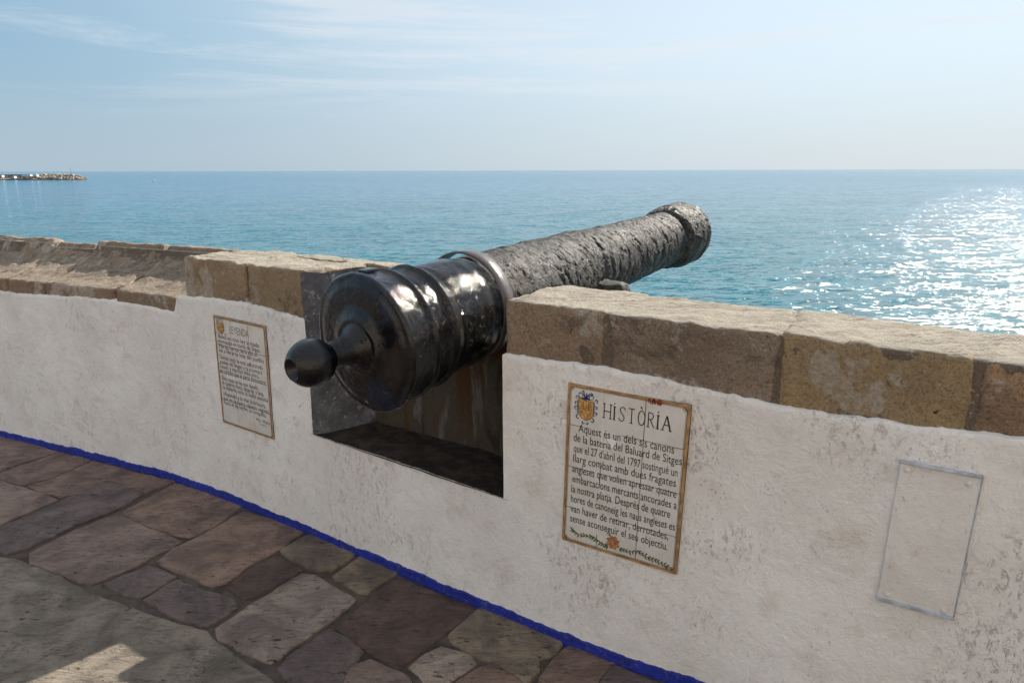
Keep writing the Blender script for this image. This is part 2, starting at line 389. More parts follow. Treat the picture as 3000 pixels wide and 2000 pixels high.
# solid core (hidden masonry) and sea side
def sweep(ss, prof, f=None, cap=True):
    gg = G(); rows = [[f(s, d, z) if f else W(s, d, z) for d, z in (prof(s) if callable(prof) else prof)] for s in ss]
    gg.grid(rows, close=True)
    if cap:
        n = len(rows[0]); gg.F += [tuple(range(n)), tuple(reversed(range((len(rows) - 1) * n, len(rows) * n)))]; gg.M += [0, 0]
    return gg
core = lambda zt, d0=.035, d1=.405: [(d0, -12), (d1 + .8, -12), (d1, zt), (d0, zt)]
gg = G()
for a, b, zt, d0, d1 in ((s0, sNL - .012, .96, .035, .40), (sNR + .012, s1, .96, .035, .40)):
    x = sweep(frange(a, b, .25), core(zt, d0, d1)); gg.add(x.V, x.F)
x = sweep(frange(sNL - .05, sNR + .05, .1), [(.02, -12), (1.19, -12), (.395, .465), (.02, .465)]); gg.add(x.V, x.F)
x = sweep(frange(sNL - .05, sNR + .05, .1), [(DB + .05, .44), (.41, .44), (.398, ZL - .035), (DB + .05, ZL - .02)]); gg.add(x.V, x.F)
pw(gg.obj('masonry_core', M['mortar'], smooth=False, fix=True))
# the lip of the seaward edge that closes the left half of the gun slot
def lipend():
    s = sNL
    while True:
        p = W(s, .33, 1.2)
        if p.x - p.y > -3.50: return s
        s += .01
sLE = lipend()
sC1 = sNL
while True:
    p = W(sC1, .33, 1)
    if p.x - p.y > -3.26: break
    sC1 += .005
x = sweep(frange(sC1, sNR - .17, .02), lambda s: [(.262, .87), (.40, .86), (.40, .97 + .02 * n1(s, 20)), (.30, .985 + .02 * n1(s, 30)), (.275, .93 + .015 * n1(s, 25))]); pw(x.obj('sun_patch_chock', M['niche'], smooth=False, fix=True))  # added lump, hidden by the breech, trims the sun patch and props the barrel
# coping stones
RC = {}
def roundprof(P, r=.012, n=4):
    out = []
    m = len(P)
    for i in range(m):
        a, b, c = Vector(P[i - 1]), Vector(P[i]), Vector(P[(i + 1) % m])
        u = (a - b); v = (c - b); ru = min(r, u.length * .4); rv = min(r, v.length * .4)
        p, q = b + u.normalized() * ru, b + v.normalized() * rv
        for k in range(n + 1):
            t = k / n; out.append((1 - t) ** 2 * p + 2 * t * (1 - t) * b + t * t * q)
    res = []
    for i in range(len(out)):
        a, b = out[i], out[(i + 1) % len(out)]
        if i not in RC: RC[i] = max(1, int((b - a).length / .018))
        k = RC[i]
        for j in range(k): res.append(tuple(a + (b - a) * j / k))
    return res
ztop = lambda s: lerp([S(527, 753), S(880, 789), (S(1490, 874)[0], 1.191), (S(2277, 980)[0], 1.173), (S(3000, 1069)[0], 1.158)], s) if True else 0
TB = [S(527, 753)[0], S(880, 789)[0], S(1490, 874)[0], S(2277, 980)[0], S(3000, 1069)[0]]
ztop = lambda s: lerp(list(zip(TB, (1.205, 1.207, 1.191, 1.173, 1.158))), s)
def stone(a, b, prof, mat, amp=1., seed=0., end=.01, label=None, name='coping_stone', skew=0., flare=0.):
    ss = frange(a, b, .012 if (b > sV0 and a < sV1) else .08)
    gg = G(); rows = []; RC.clear()
    for s in ss:
        e = min((s - a), (b - s)) / .02; tuck = .010 * (1 - min(1, e)) ** 2
        P = prof(s); cx = sum(p[0] for p in P) / len(P); cz = sum(p[1] for p in P) / len(P); row = []
        for d, z in P:
            l = sqrt((d - cx) ** 2 + (z - cz) ** 2) + 1e-6
            d2 = d - (d - cx) / l * tuck; z2 = z - (z - cz) / l * tuck
            sk = s + skew * (z - 1.1) + flare * max(0, min(1, d2 / .26)) * (s - a) / (b - a)
            p = W(sk, d2, z2); q = p * 1.0 + Vector((seed, seed * 2, 0))
            dv = Vector((fr(q, 5), fr(q + Vector((7, 0, 0)), 5), fr(q + Vector((0, 7, 0)), 5) * .9)) * .009 * amp
            f2 = fr(q, 22, 4) * .0055 * amp
            f2 -= .010 * amp * max(0, fr(q + Vector((0, 0, 4)), 9, 3) - .35)
            row.append(p + dv + Vector((0, 0, 1)) * f2 + (W(sk, 0, 0) - W(sk, 1, 0)) * f2 * .6)
        rows.append(row)
    gg.grid(rows, close=True)
    n = len(rows[0])
    for ri in (0, len(rows) - 1):
        c = sum(rows[ri], Vector()) / n; k = len(gg.V); gg.V.append(c)
        for j in range(n):
            f = (ri * n + j, ri * n + (j + 1) % n, k); gg.F.append(f if ri else f[::-1]); gg.M.append(0)
    o = pw(gg.obj(name, mat, fix=True))
    if label: o['label'] = label
    return o
def high(d1=.405, d0=.013):
    return lambda s: roundprof([(d0, .90 if s > sNR else .93), (d1, .90), (d1 + .0, ztop(s) - .004), (d0 + .0, ztop(s))], .018)
def scoop(s):
    z0 = 1.0 ; cr = 1.20 - (.022 if sA - .05 < s < sB_ + .02 else 0)
    return roundprof([(.014, .86), (.41, .86), (.425, cr - .02), (.41, cr - .004), (.36, cr), (.343, cr - .03), (.308, 1.130), (.24, 1.075), (.10, 1.020), (.010, z0 + .0)], .012)
sA, sB_, sC, sD = S(9, 820)[0], S(122, 850)[0], S(327, 860)[0], S(518, 880)[0]
stone(s0, sA - 1.2, scoop, M['stl'], 1, 3)
stone(sA - 1.19, sA - .007, scoop, M['stl'], 1, 1)
stone(sA + .006, sB_ - .006, scoop, M['stl'], 1.0, 21, label='narrow worn ledge stone with a broken pale crest')
stone(sB_ + .009, sC - .010, scoop, M['stl'], .8, 12)
stone(sC + .012, sD - .004, scoop, M['stl'], .8, 33)
j1 = S(714, 840)[0]
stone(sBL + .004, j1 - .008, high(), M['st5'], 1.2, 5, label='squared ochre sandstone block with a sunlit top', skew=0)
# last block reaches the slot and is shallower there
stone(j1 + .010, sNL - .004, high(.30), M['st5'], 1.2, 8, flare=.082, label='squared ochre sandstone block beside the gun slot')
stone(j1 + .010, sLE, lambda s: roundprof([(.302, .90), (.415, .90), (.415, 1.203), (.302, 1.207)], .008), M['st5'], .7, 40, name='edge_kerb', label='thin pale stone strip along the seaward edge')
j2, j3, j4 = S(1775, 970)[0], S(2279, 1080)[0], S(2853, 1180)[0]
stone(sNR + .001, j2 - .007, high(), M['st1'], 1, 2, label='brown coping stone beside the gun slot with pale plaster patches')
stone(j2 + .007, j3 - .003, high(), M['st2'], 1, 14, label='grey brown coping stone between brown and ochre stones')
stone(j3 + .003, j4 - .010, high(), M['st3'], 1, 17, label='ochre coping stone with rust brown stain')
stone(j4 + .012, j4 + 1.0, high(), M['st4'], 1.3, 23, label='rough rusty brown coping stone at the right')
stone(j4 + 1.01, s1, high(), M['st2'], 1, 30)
# mortar between
def inset(f, a): RC.clear(); return lambda s: [(d + (a if d < .2 else -a), z - a * (1 if z > 1. else 0)) for d, z in f(s)]
x = sweep(frange(s0 + .01, sBL, .05), inset(scoop, .022)); pw(x.obj('mortar_bed', M['mortar'], fix=True))
x = sweep(frange(sBL + .01, sNL - .005, .05), inset(high(.295), .012)); pw(x.obj('mortar_bed', M['mortar'], fix=True))
x = sweep(frange(sNR + .03, s1 - .01, .04), inset(high(), .0035)); pw(x.obj('mortar_bed', M['mortar2'], fix=True))
# blue painted foot
rows = []
for s in slist(s0, s1):
    h = .033 + .007 * n1(s, 5, 8) + .006 * n1(s, 23, 8) + .004 * n1(s, 80, 8); o = .004 * n1(s, 6, 4) + .004 * n1(s, 30, 4) + .002 * n1(s, 90, 4)
    rows.append([W(s, d - o * (1 if d < 0 else 0), z) for d, z in ((-.013, -.02), (-.012, .0), (-.0085, .010), (-.0075, h * .5), (-.0068, h * .8), (-.006, h * .96), (-.004, h), (.012, h + .001))])
x = G(); x.grid(rows, flip=True); pw(x.obj('painted_foot', M['blue'])) ['label'] = 'cobalt blue painted strip along the foot of the wall'

# ------------------------------------------------------------------ PAVING
ground = []
Z7 = lambda P: [(x / 1.96, y / 1.96 + 1250) for x, y in P]
Y6 = lambda P: [(x / 2.24 + 1000, y / 2.24 + 1600) for x, y in P]
ST = []
def st(P, tint): ST.append((P, tint))
T_ = {'g': (.29, .248, .205), 'b': (.275, .185, .15), 'p': (.295, .215, .185), 'l': (.35, .28, .245), 'd': (.145, .092, .08), 'v': (.19, .145, .142), 'y': (.265, .208, .155)}
st(Z7([(-160, 40), (40, 57), (335, 140), (130, 200), (0, 250), (-160, 310)]), 'b')
st(Z7([(-160, 330), (0, 262), (130, 215), (350, 145), (520, 187), (300, 286), (135, 328), (0, 295), (-160, 340)]), 'b')
st(Z7([(160, 338), (310, 292), (530, 192), (700, 235), (850, 275), (615, 298), (430, 380), (345, 400)]), 'b')
st(Z7([(-160, 352), (0, 308), (130, 345), (330, 415), (200, 473), (0, 555), (-160, 620)]), 'p')
st(Z7([(-160, 640), (0, 575), (200, 495), (390, 412), (620, 310), (740, 352), (825, 388), (660, 478), (400, 580), (160, 692), (50, 722), (-160, 700)]), 'v')
st(Z7([(635, 303), (865, 280), (1000, 312), (930, 342), (842, 380), (745, 345)]), 'b')
st(Z7([(690, 488), (830, 418), (1005, 320), (1180, 372), (1385, 446), (1240, 556), (1090, 630), (960, 598), (800, 540)]), 'b')
st(Z7([(170, 722), (380, 620), (600, 522), (690, 505), (800, 560), (960, 620), (1040, 657), (870, 745), (700, 830), (530, 903), (480, 893), (330, 832), (180, 775)]), 'p')
st(Z7([(905, 772), (1000, 692), (1100, 652), (1400, 483), (1560, 528), (1740, 598), (1640, 680), (1500, 748), (1400, 808), (1310, 888), (1230, 912), (1130, 868), (960, 812)]), 'b')
st(Z7([(600, 905), (850, 800), (1000, 862), (810, 983), (700, 950)]), 'v')
st(Z7([(825, 992), (1010, 877), (1150, 930), (1340, 990), (1368, 1030), (1190, 1148), (1000, 1090)]), 'v')
st(Z7([(1310, 915), (1420, 822), (1590, 747), (1738, 820), (1600, 898), (1440, 983), (1340, 955)]), 'd')
st(Z7([(1615, 710), (1780, 617), (2060, 715), (1990, 768), (1900, 818), (1790, 820), (1700, 770)]), 'y')
st(Z7([(1240, 1160), (1390, 1060), (1600, 930), (1740, 842), (1800, 850), (1960, 950), (2040, 985), (1900, 1110), (1720, 1230), (1560, 1345), (1400, 1288), (1270, 1220)]), 'l')
st(Z7([(1920, 850), (2080, 737), (2290, 830), (2230, 870), (2110, 953), (2060, 945), (1970, 900)]), 'y')
st(Z7([(-300, 800), (0, 742), (70, 752), (330, 852), (520, 945), (735, 1035), (560, 1148), (300, 1288), (0, 1448), (-300, 1610)]), 'g')
st(Z7([(-300, 1640), (300, 1308), (560, 1162), (770, 1042), (960, 1122), (1180, 1182), (1270, 1262), (1390, 1340), (1560, 1460), (1800, 1700), (600, 1900), (-300, 1900)]), 'g')
st(Z7([(1600, 1375), (1740, 1255), (1890, 1165), (2000, 1217), (2080, 1290), (2000, 1380), (1960, 1500), (1900, 1640), (1750, 1560)]), 'v')
st([(985, 1842), (1050, 1782), (1100, 1740), (1170, 1692), (1300, 1742), (1398, 1778), (1345, 1828), (1286, 1865), (1178, 1943), (1130, 1936), (1060, 1890)], 'd')
st(Y6([(710, 590), (830, 485), (870, 425), (920, 395), (1130, 490), (1260, 545), (1450, 620), (1400, 700), (1290, 740), (1285, 810), (1210, 885), (1120, 830), (960, 740), (800, 668)]), 'y')
st(Y6([(450, 790), (560, 700), (660, 652), (860, 720), (880, 770), (800, 828), (720, 880), (560, 900)]), 'l')
st(Y6([(1300, 860), (1380, 745), (1500, 655), (1600, 682), (1780, 770), (1700, 850), (1640, 940), (1300, 990)]), 'b')
st(Y6([(750, 905), (890, 802), (1000, 775), (1120, 850), (1200, 910), (1100, 1010), (740, 1020)]), 'b')
st(Y6([(70, 770), (180, 737), (300, 790), (420, 850), (480, 930), (420, 1010), (120, 1060), (-10, 900)]), 'p')
st(Y6([(1690, 905), (1800, 782), (1960, 845), (2150, 920), (2300, 985), (2100, 1060), (1690, 1060)]), 'v')
polys = [([Vector(onz(x, y, 0)[:2]) for x, y in P], T_[t]) for P, t in ST]
def inpoly(p, P):
    c = False
    for i in range(len(P)):
        a, b = P[i], P[i - 1]
        if (a.y > p.y) != (b.y > p.y) and p.x < (b.x - a.x) * (p.y - a.y) / (b.y - a.y) + a.x: c = not c
    return c
# unseen remainder of the terrace, laid in rough courses parallel to the wall
seen = [onz(x, y, 0).to_2d() for x, y in ((-160, 1260), (0, 1268), (1000, 1590), (2060, 2035), (1100, 2080), (900, 2130), (-160, 2080))]
tx, ty = .84, -.54
for i in range(-30, 22):
    for j in range(0, 30):
        w, h = .62, .42
        off = (j % 2) * .3 + random.uniform(-.08, .08)
        q = []
        s_ = i * w + off; d_ = .03 + j * h
        sc = s_ + w / 2
        def P2(a, b):
            # distance b from the wall foot, along a measured from the niche
            ss = sNL + a
            if not (s0 < ss < s1): return None
            v = W(ss, -b, 0); return Vector((v.x, v.y))
        if j < 14:
            q = [P2(s_ + .02, d_ + .0), P2(s_ + w, d_ + .0), P2(s_ + w, d_ + h - .02), P2(s_ + .02, d_ + h - .02)]
            if any(v is None for v in q): continue
            c = sum(q, Vector((0, 0))) / 4
            if any(inpoly(v, seen) for v in q) or inpoly(c, seen): continue
            if any(inpoly(v, p) for v in q + [c] for p, _ in polys): continue
            q = [v + Vector((random.uniform(-.012, .012), random.uniform(-.012, .012))) for v in q]
            polys.append((q, random.choice(list(T_.values()))))
g = G(); tints = []
def addpoly(P, tint, hz, grow=.009):
    Q = []
    n = len(P)
    # subdivide and roughen
    for i in range(n):
        a, b = P[i], P[(i + 1) % n]; k = max(1, int((b - a).length / .025))
        for j in range(k):
            v = a.lerp(b, j / k); nn = Vector((n1(v.x, 14, v.y * 14), n1(v.y, 14, 50 + v.x * 14))) * .010 + Vector((n1(v.x, 50, v.y * 50), n1(v.y, 50, 9 + v.x * 50))) * .004
            Q.append(v + nn)
    A = sum(Q[i - 1].x * Q[i].y - Q[i].x * Q[i - 1].y for i in range(len(Q)))
    if A < 0: Q.reverse()
    m = len(Q); R = [[], [], []]
    O = []
    for i in range(m):
        t = (Q[(i + 2) % m] - Q[i - 2]).normalized(); O.append(Q[i] + Vector((t.y, -t.x)) * grow)
    Q = O
    for i in range(m):
        t = (Q[(i + 1) % m] - Q[i - 1]).normalized(); nn = Vector((-t.y, t.x))
        for r, (ins, z) in enumerate(((0, -.012), (.003, hz - .003), (.010, hz))):
            v = Q[i] + nn * ins; R[r].append(Vector((v.x, v.y, z + (.0015 * n1(v.x, 9, v.y * 9) if r else 0))))
    k = len(g.V); g.V += R[0] + R[1] + R[2]
    for a in (0, 1):
        for i in range(m): g.F.append((k + a * m + i, k + a * m + (i + 1) % m, k + (a + 1) * m + (i + 1) % m, k + (a + 1) * m + i))
    g.F.append(tuple(k + 2 * m + i for i in range(m)))
    g.M += [0] * (2 * m + 1)
    tints.extend([tint] * (3 * m))
for P, t in polys:
    v = random.uniform(1.05, 1.24); addpoly(P, tuple(c * v for c in t), random.uniform(-.003, .006))
# mortar sheet up to the wall
edge = [W(s, .03, 0) for s in frange(s0, s1, .3)]
sheet = [(v.x, v.y, -.0065) for v in edge] + [(edge[-1].x + .5, -14, -.0065), (edge[0].x - .5, -14, -.0065)]
k = len(g.V); g.V += [Vector(v) for v in sheet]; g.F.append(tuple(reversed(range(k, k + len(sheet))))); g.M.append(1); tints.extend([(.1, .09, .08)] * len(sheet))
pv = g.obj('pavement', [M['pave'], M['joint']], smooth=False)
at = pv.data.color_attributes.new('tint', 'FLOAT_COLOR', 'POINT')
for i, c in enumerate(tints): at.data[i].color = (*c, 1)
bm = bmesh.new(); bm.from_mesh(pv.data); bmesh.ops.triangulate(bm, faces=[f for f in bm.faces if len(f.verts) > 4]); bmesh.ops.recalc_face_normals(bm, faces=bm.faces); bm.to_mesh(pv.data); bm.free()
for p in pv.data.polygons:
    if p.normal.z < -.9: p.flip()
tag(pv, None, None, kind='structure')

# ------------------------------------------------------------------ THE CANNON
rb, rm = ray(1068, 1008).normalized(), ray(2010, 677).normalized()
DBR = 2.3; KM = 1.80
Bp = Vector((0, 0, EYE)) + rb * DBR; Mp = Vector((0, 0, EYE)) + rm * DBR * KM
ax = (Mp - Bp).normalized(); LB = (Mp - Bp).length
side = ax.cross(Vector((0, 0, 1))).normalized(); upv = side.cross(ax)
MC = Matrix.Translation(Bp) @ Matrix(((ax.x, -side.x, upv.x), (ax.y, -side.y, upv.y), (ax.z, -side.z, upv.z))).to_4x4()
cannon = empty('cannon', mat=MC)
tag(cannon, 'old iron cannon pointing out to sea, black painted breech and flaking grey barrel', 'cannon')
def tpx(x):      # photo column on the axis -> distance along the barrel
    y = 1066 - .3514 * (x - 903); r = ray(x, y)
    det = -r.x * ax.y + ax.x * r.y
    return (r.x * Bp.y - r.y * Bp.x) / det
def rad(x, app):
    t = tpx(x); p = Bp + ax * t
    return app / F * (p - Vector((0, 0, EYE))).length * .96
tb = tpx(1366)
PR_ = [(tpx(x), rad(x, a)) for x, a in ((1068, 217), (1100, 208), (1148, 194), (1182, 181), (1213, 177), (1259, 173), (1320, 169), (1343, 160), (1366, 153), (1392, 151), (1453, 147), (1530, 139), (1644, 122), (1700, 112), (1759, 103), (1836, 92), (1928, 79), (1950, 78))]
def ridge(t, c, w, h): return h * math.exp(-((t - c) / w) ** 2)
t1, t2, t3 = tpx(1148), tpx(1213), tpx(1690)
tm0 = tpx(1944)
def Rprof(t):
    r = lerp(PR_, t)
    r += ridge(t, t1, .007, .012) + ridge(t, t1 + .016, .006, .006) + ridge(t, t2, .012, .016) + ridge(t, t2 + .022, .008, .006) - ridge(t, t2 + .045, .012, .005) - ridge(t, t1 + .03, .01, .005)
    r += ridge(t, t3, .02, .009) + ridge(t, t3 + .05, .012, .006)
    return r
def revolve(ts, rf, nseg, disp, name, mat):
    gg = G(); rows = []
    for t in ts:
        row = []
        for k in range(nseg):
            a = 2 * pi * k / nseg; tt, r = (t if not isinstance(t, tuple) else t[0]), (rf(t) if not isinstance(t, tuple) else t[1])
            p = Vector((tt, cos(a) * r, sin(a) * r)); row.append(p + disp(p, a, tt) if disp else p)
        rows.append(row)
    gg.grid(rows, close=True)
    return gg
def dblack(p, a, t):
    v = Vector((0, p.y, p.z)); l = v.length
    if l < 1e-4: return Vector((0, 0, 0))
    v /= l
    d = .0035 * fr(p, 5, 3) + .0022 * fr(p, 16, 3)
    d += .004 * max(0, noise.noise(Vector((t * 3, a * 2, 2)))) * (ridge(t, t1, .03, 1) + ridge(t, t2, .04, 1))
    return v * d + Vector((.003 * fr(p + Vector((3, 3, 3)), 9, 3), 0, 0))
RB = Rprof(0)
face = [(-.035, .001), (-.035, .04), (-.033, .075), (-.034, .088), (-.031, .098), (-.020, .104), (-.018, .14), (-.012, RB - .05), (-.010, RB - .030), (-.004, RB - .026), (-.006, RB - .012), (-.002, RB - .004), (.005, RB)]
ts = face + [(t, Rprof(t)) for t in frange(.012, tb, .0045)]
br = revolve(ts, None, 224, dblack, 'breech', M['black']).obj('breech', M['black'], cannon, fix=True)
br['label'] = 'thick breech under glossy black paint'
# cascabel: neck + knob + dimple
tk = tpx(903); kc = tk + .01
kr = 69.5 / F * (Bp + ax * tk - Vector((0, 0, EYE))).length
neck = [(-.02, .088), (-.03, .082), (-.045, .066), (-.065, .052), (-.085, .046)]
kp = []
for i in range(25):
    th = radians(35) + (radians(172) - radians(35)) * i / 24
    kp.append((kc + cos(th) * kr * 1.03, sin(th) * kr * (1 if i < 18 else 1)))
nk = revolve([(a, b) for a, b in neck] + [(kc + cos(radians(35)) * kr * 1.03 + .004, sin(radians(35)) * kr * .98)], None, 96, lambda p, a, t: Vector((0, p.y, p.z)) * .03 * fr(p, 12, 3), 'n', None)
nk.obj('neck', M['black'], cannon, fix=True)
kp[-3] = (kc - kr * .93, .036); kp[-2] = (kc - kr * .90, .030); kp[-1] = (kc - kr * .70, .022)
kp.append((kc - kr * .55, .001))
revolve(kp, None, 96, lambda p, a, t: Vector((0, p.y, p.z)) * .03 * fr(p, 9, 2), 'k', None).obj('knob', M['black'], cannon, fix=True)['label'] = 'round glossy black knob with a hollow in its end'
# vent patch on top of the breech
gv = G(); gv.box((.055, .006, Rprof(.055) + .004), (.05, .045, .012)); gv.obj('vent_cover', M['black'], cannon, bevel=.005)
# grey barrel
def diron(p, a, t):
    v = Vector((0, p.y, p.z)); l = v.length
    if l < 1e-4: return Vector((0, 0, 0))
    v /= l; q = Vector((p.x * 2.0, p.y, p.z))
    f = fr(q, 8, 4); st_ = 0
    for k_, (sc_, th) in enumerate(((4, .05), (7, -.1))):
        x_ = (fr(q + Vector((9, 9, 9 * k_)), sc_, 5) - th) / .035; st_ += .003 * max(0, min(1, x_))
    qc = Vector((p.x * 2.6, p.y, p.z)); ck = abs(fr(qc + Vector((2, 5, 1)), 3.6, 4)); gate = max(0, min(1, (fr(q + Vector((4, 4, 4)), 5, 2) - .08) / .1))
    st_ -= .0048 * gate * max(0, 1 - ck / .03)
    ch = fr(q + Vector((1, 8, 3)), 12, 3); st_ -= .003 * max(0, min(1, (ch - .45) / .05))
    return v * (.002 * f + .0016 * fr(q, 45, 4) + st_ - .0045)
ts = [(t, Rprof(t) - .004 * max(0, 1 - (t - tb) / .05)) for t in frange(tb - .02, tm0 + .01, .0042)]
revolve(ts, None, 300, diron, 'b', None).obj('barrel', M['iron'], cannon, fix=True)['label'] = 'flaking grey iron barrel'
# muzzle swell
rs = Rprof(tm0); RM = rad(2000, 90)
mz = [(tm0 - .006, rs - .010), (tm0 - .002, rs - .004), (tm0 + .002, rs + .010), (tm0 + .03, RM - .006), (tm0 + .07, RM)]
mz += [(t, RM) for t in frange(tm0 + .10, LB - .05, .008)] + [(LB - .035, RM - .004), (LB - .015, RM - .012), (LB - .004, RM - .026), (LB, RM - .045), (LB - .002, .066), (LB - .01, .058), (LB - .5, .056), (LB - .5, .001)]
mm = []
for (a, b), (c, d) in zip(mz, mz[1:]):
    k = max(1, int(sqrt((c - a) ** 2 + (d - b) ** 2) / .008)) if c > tm0 - .02 and (c - a) > -.05 else 1
    mm += [(a + (c - a) * i / k, b + (d - b) * i / k) for i in range(k)]
mm.append(mz[-1])
revolve(mm, None, 240, lambda p, a, t: diron(p, a, t) * 1.3 if Vector((p.y, p.z)).length > .08 else Vector((0, 0, 0)), 'm', None).obj('muzzle', M['iron'], cannon, fix=True)
# iron band: stands a little proud, slipped upwards
Rb_ = Rprof(tb) + .011
bd = [(tb - .020, Rb_), (tb - .022, Rb_ + .004), (tb - .020, Rb_ + .008), (tb + .036, Rb_ + .005), (tb + .038, Rb_ + .001), (tb + .036, Rb_ - .003), (tb - .020, Rb_)]
revolve(bd, None, 200, lambda p, a, t: Vector((.012 * sin(a), 0, .0095 + .001 * sin(3 * a))), 'bd', None).obj('band', M['band'], cannon, fix=True)['label'] = 'smooth brown iron hoop around the barrel'
# trunnions
for sg in (-1, 1):
    tt = tpx(1672); R0 = Rprof(tt); gg = G(); rows = []
    for q, r in [(R0 - .06, .058), (R0 - .01, .056), (R0 + .02, .052), (R0 + .05, .050), (R0 + .09, .049), (R0 + .105, .045), (R0 + .112, .036), (R0 + .112, .001)]:
        rows.append([Vector((tt + cos(a) * r, sg * q, -R0 * .42 + sin(a) * r)) + Vector((fr((q * 9, a, 1), 1), 0, fr((q * 9, a, 5), 1))) * .008 for a in [2 * pi * k / 40 for k in range(40)]])
    gg.grid(rows, close=True); gg.obj('trunnion', M['iron'], cannon, fix=True)

# ------------------------------------------------------------------ PLAQUES
def frame(tl, tr, bl, proud):
    def P(px):
        s, z = S(*px); return W(s, 0, z)
    A, B, C = P(tl), P(tr), P(bl)
    X = (B - A).normalized(); Y = (A - C); Y = (Y - X * Y.dot(X)).normalized(); Zv = X.cross(Y)
    if Zv.y > 0: pass
    w, h = (B - A).length, (A - C).length
    O = A + Zv * proud
    return Matrix(((X.x, Y.x, Zv.x, O.x), (X.y, Y.y, Zv.y, O.y), (X.z, Y.z, Zv.z, O.z), (0, 0, 0, 1))), w, h
class D:     # drawing on a plaque; u right, v down (0..1)
    def __init__(d, w, h): d.w = w; d.h = h
    def P(d, u, v, z=0): return Vector((u * d.w, -v * d.h, z))
def ribbon(gg, pts, wd, z, taper=False):
    n = len(pts); L, R = [], []
    for i, p in enumerate(pts):
        a, b = pts[max(i - 1, 0)], pts[min(i + 1, n - 1)]; t = Vector((b[0] - a[0], b[1] - a[1])); t.normalize() if t.length > 0 else None
        k = wd / 2 * ((sin(pi * (i + .4) / (n - .2)) * .8 + .3) if taper else 1)
        L.append(Vector((p[0] - t.y * k, p[1] + t.x * k, z))); R.append(Vector((p[0] + t.y * k, p[1] - t.x * k, z)))
    gg.grid([L, R], flip=True)
def disc(gg, c, rx, ry, z, rot=0, n=14):
    V = [Vector((c[0] + cos(rot) * cos(a) * rx - sin(rot) * sin(a) * ry, c[1] + sin(rot) * cos(a) * rx + cos(rot) * sin(a) * ry, z)) for a in [2 * pi * k / n for k in range(n)]]
    gg.add(V, [tuple(range(n))])
def arc(c, r, a0, a1, n=10, ry=None): return [(c[0] + cos(a0 + (a1 - a0) * i / n) * r, c[1] + sin(a0 + (a1 - a0) * i / n) * (ry or r)) for i in range(n + 1)]
def spiral(c, r0, r1, a0, a1, n=14): return [(c[0] + cos(a0 + (a1 - a0) * i / n) * (r0 + (r1 - r0) * i / n), c[1] + sin(a0 + (a1 - a0) * i / n) * (r0 + (r1 - r0) * i / n)) for i in range(n + 1)]
def text_into(gg, txt, x, y, size, width=None, z=.0011, rot=0., bold=0., jit=0., shear=0.):
    cu = bpy.data.curves.new('t', 'FONT'); cu.body = txt; cu.size = size; cu.offset = bold; cu.resolution_u = 3; cu.shear = shear
    o = bpy.data.objects.new('t', cu); COL.objects.link(o)
    dg = bpy.context.evaluated_depsgraph_get(); dg.update(); me = bpy.data.meshes.new_from_object(o.evaluated_get(dg))
    xs = [v.co.x for v in me.vertices]; x0, x1 = min(xs), max(xs); k = (width / (x1 - x0)) if width else 1
    V = []
    for v in me.vertices:
        px = (v.co.x - x0) * k; py = v.co.y
        py += jit * n1(px, 60, y * 50) + px * rot; V.append(Vector((x + px, y + py, z)))
    gg.add(V, [tuple(p.vertices) for p in me.polygons])
    bpy.data.objects.remove(o); bpy.data.curves.remove(cu); bpy.data.meshes.remove(me)
def plaque(tl, tr, bl, label, cols, rows_):
    Mx, w, h = frame(tl, tr, bl, .006)
    e = empty('tile_plaque', mat=Mx); tag(e, label, 'plaque', 'painted tile plaques on the whitewashed wall')
    d = D(w, h)
    gg = G(); gg.box((w / 2, -h / 2, -.009), (w - .002, h - .002, .0150)); gg.obj('grout_bed', M['grout'], e, smooth=False)
    cu = [0] + cols + [1]; rv = [0] + rows_ + [1]
    for i in range(len(cu) - 1):
        for j in range(len(rv) - 1):
            gg = G(); x0, x1 = cu[i] * w + .0011, cu[i + 1] * w - .0011; y0, y1 = -rv[j] * h - .0011, -rv[j + 1] * h + .0011
            gg.box(((x0 + x1) / 2, (y0 + y1) / 2, -.002 + random.uniform(-.0003, .0003)), (x1 - x0, y0 - y1, .005)); gg.obj('tile', M['tile'], e, smooth=False, bevel=.0008)
    return e, d
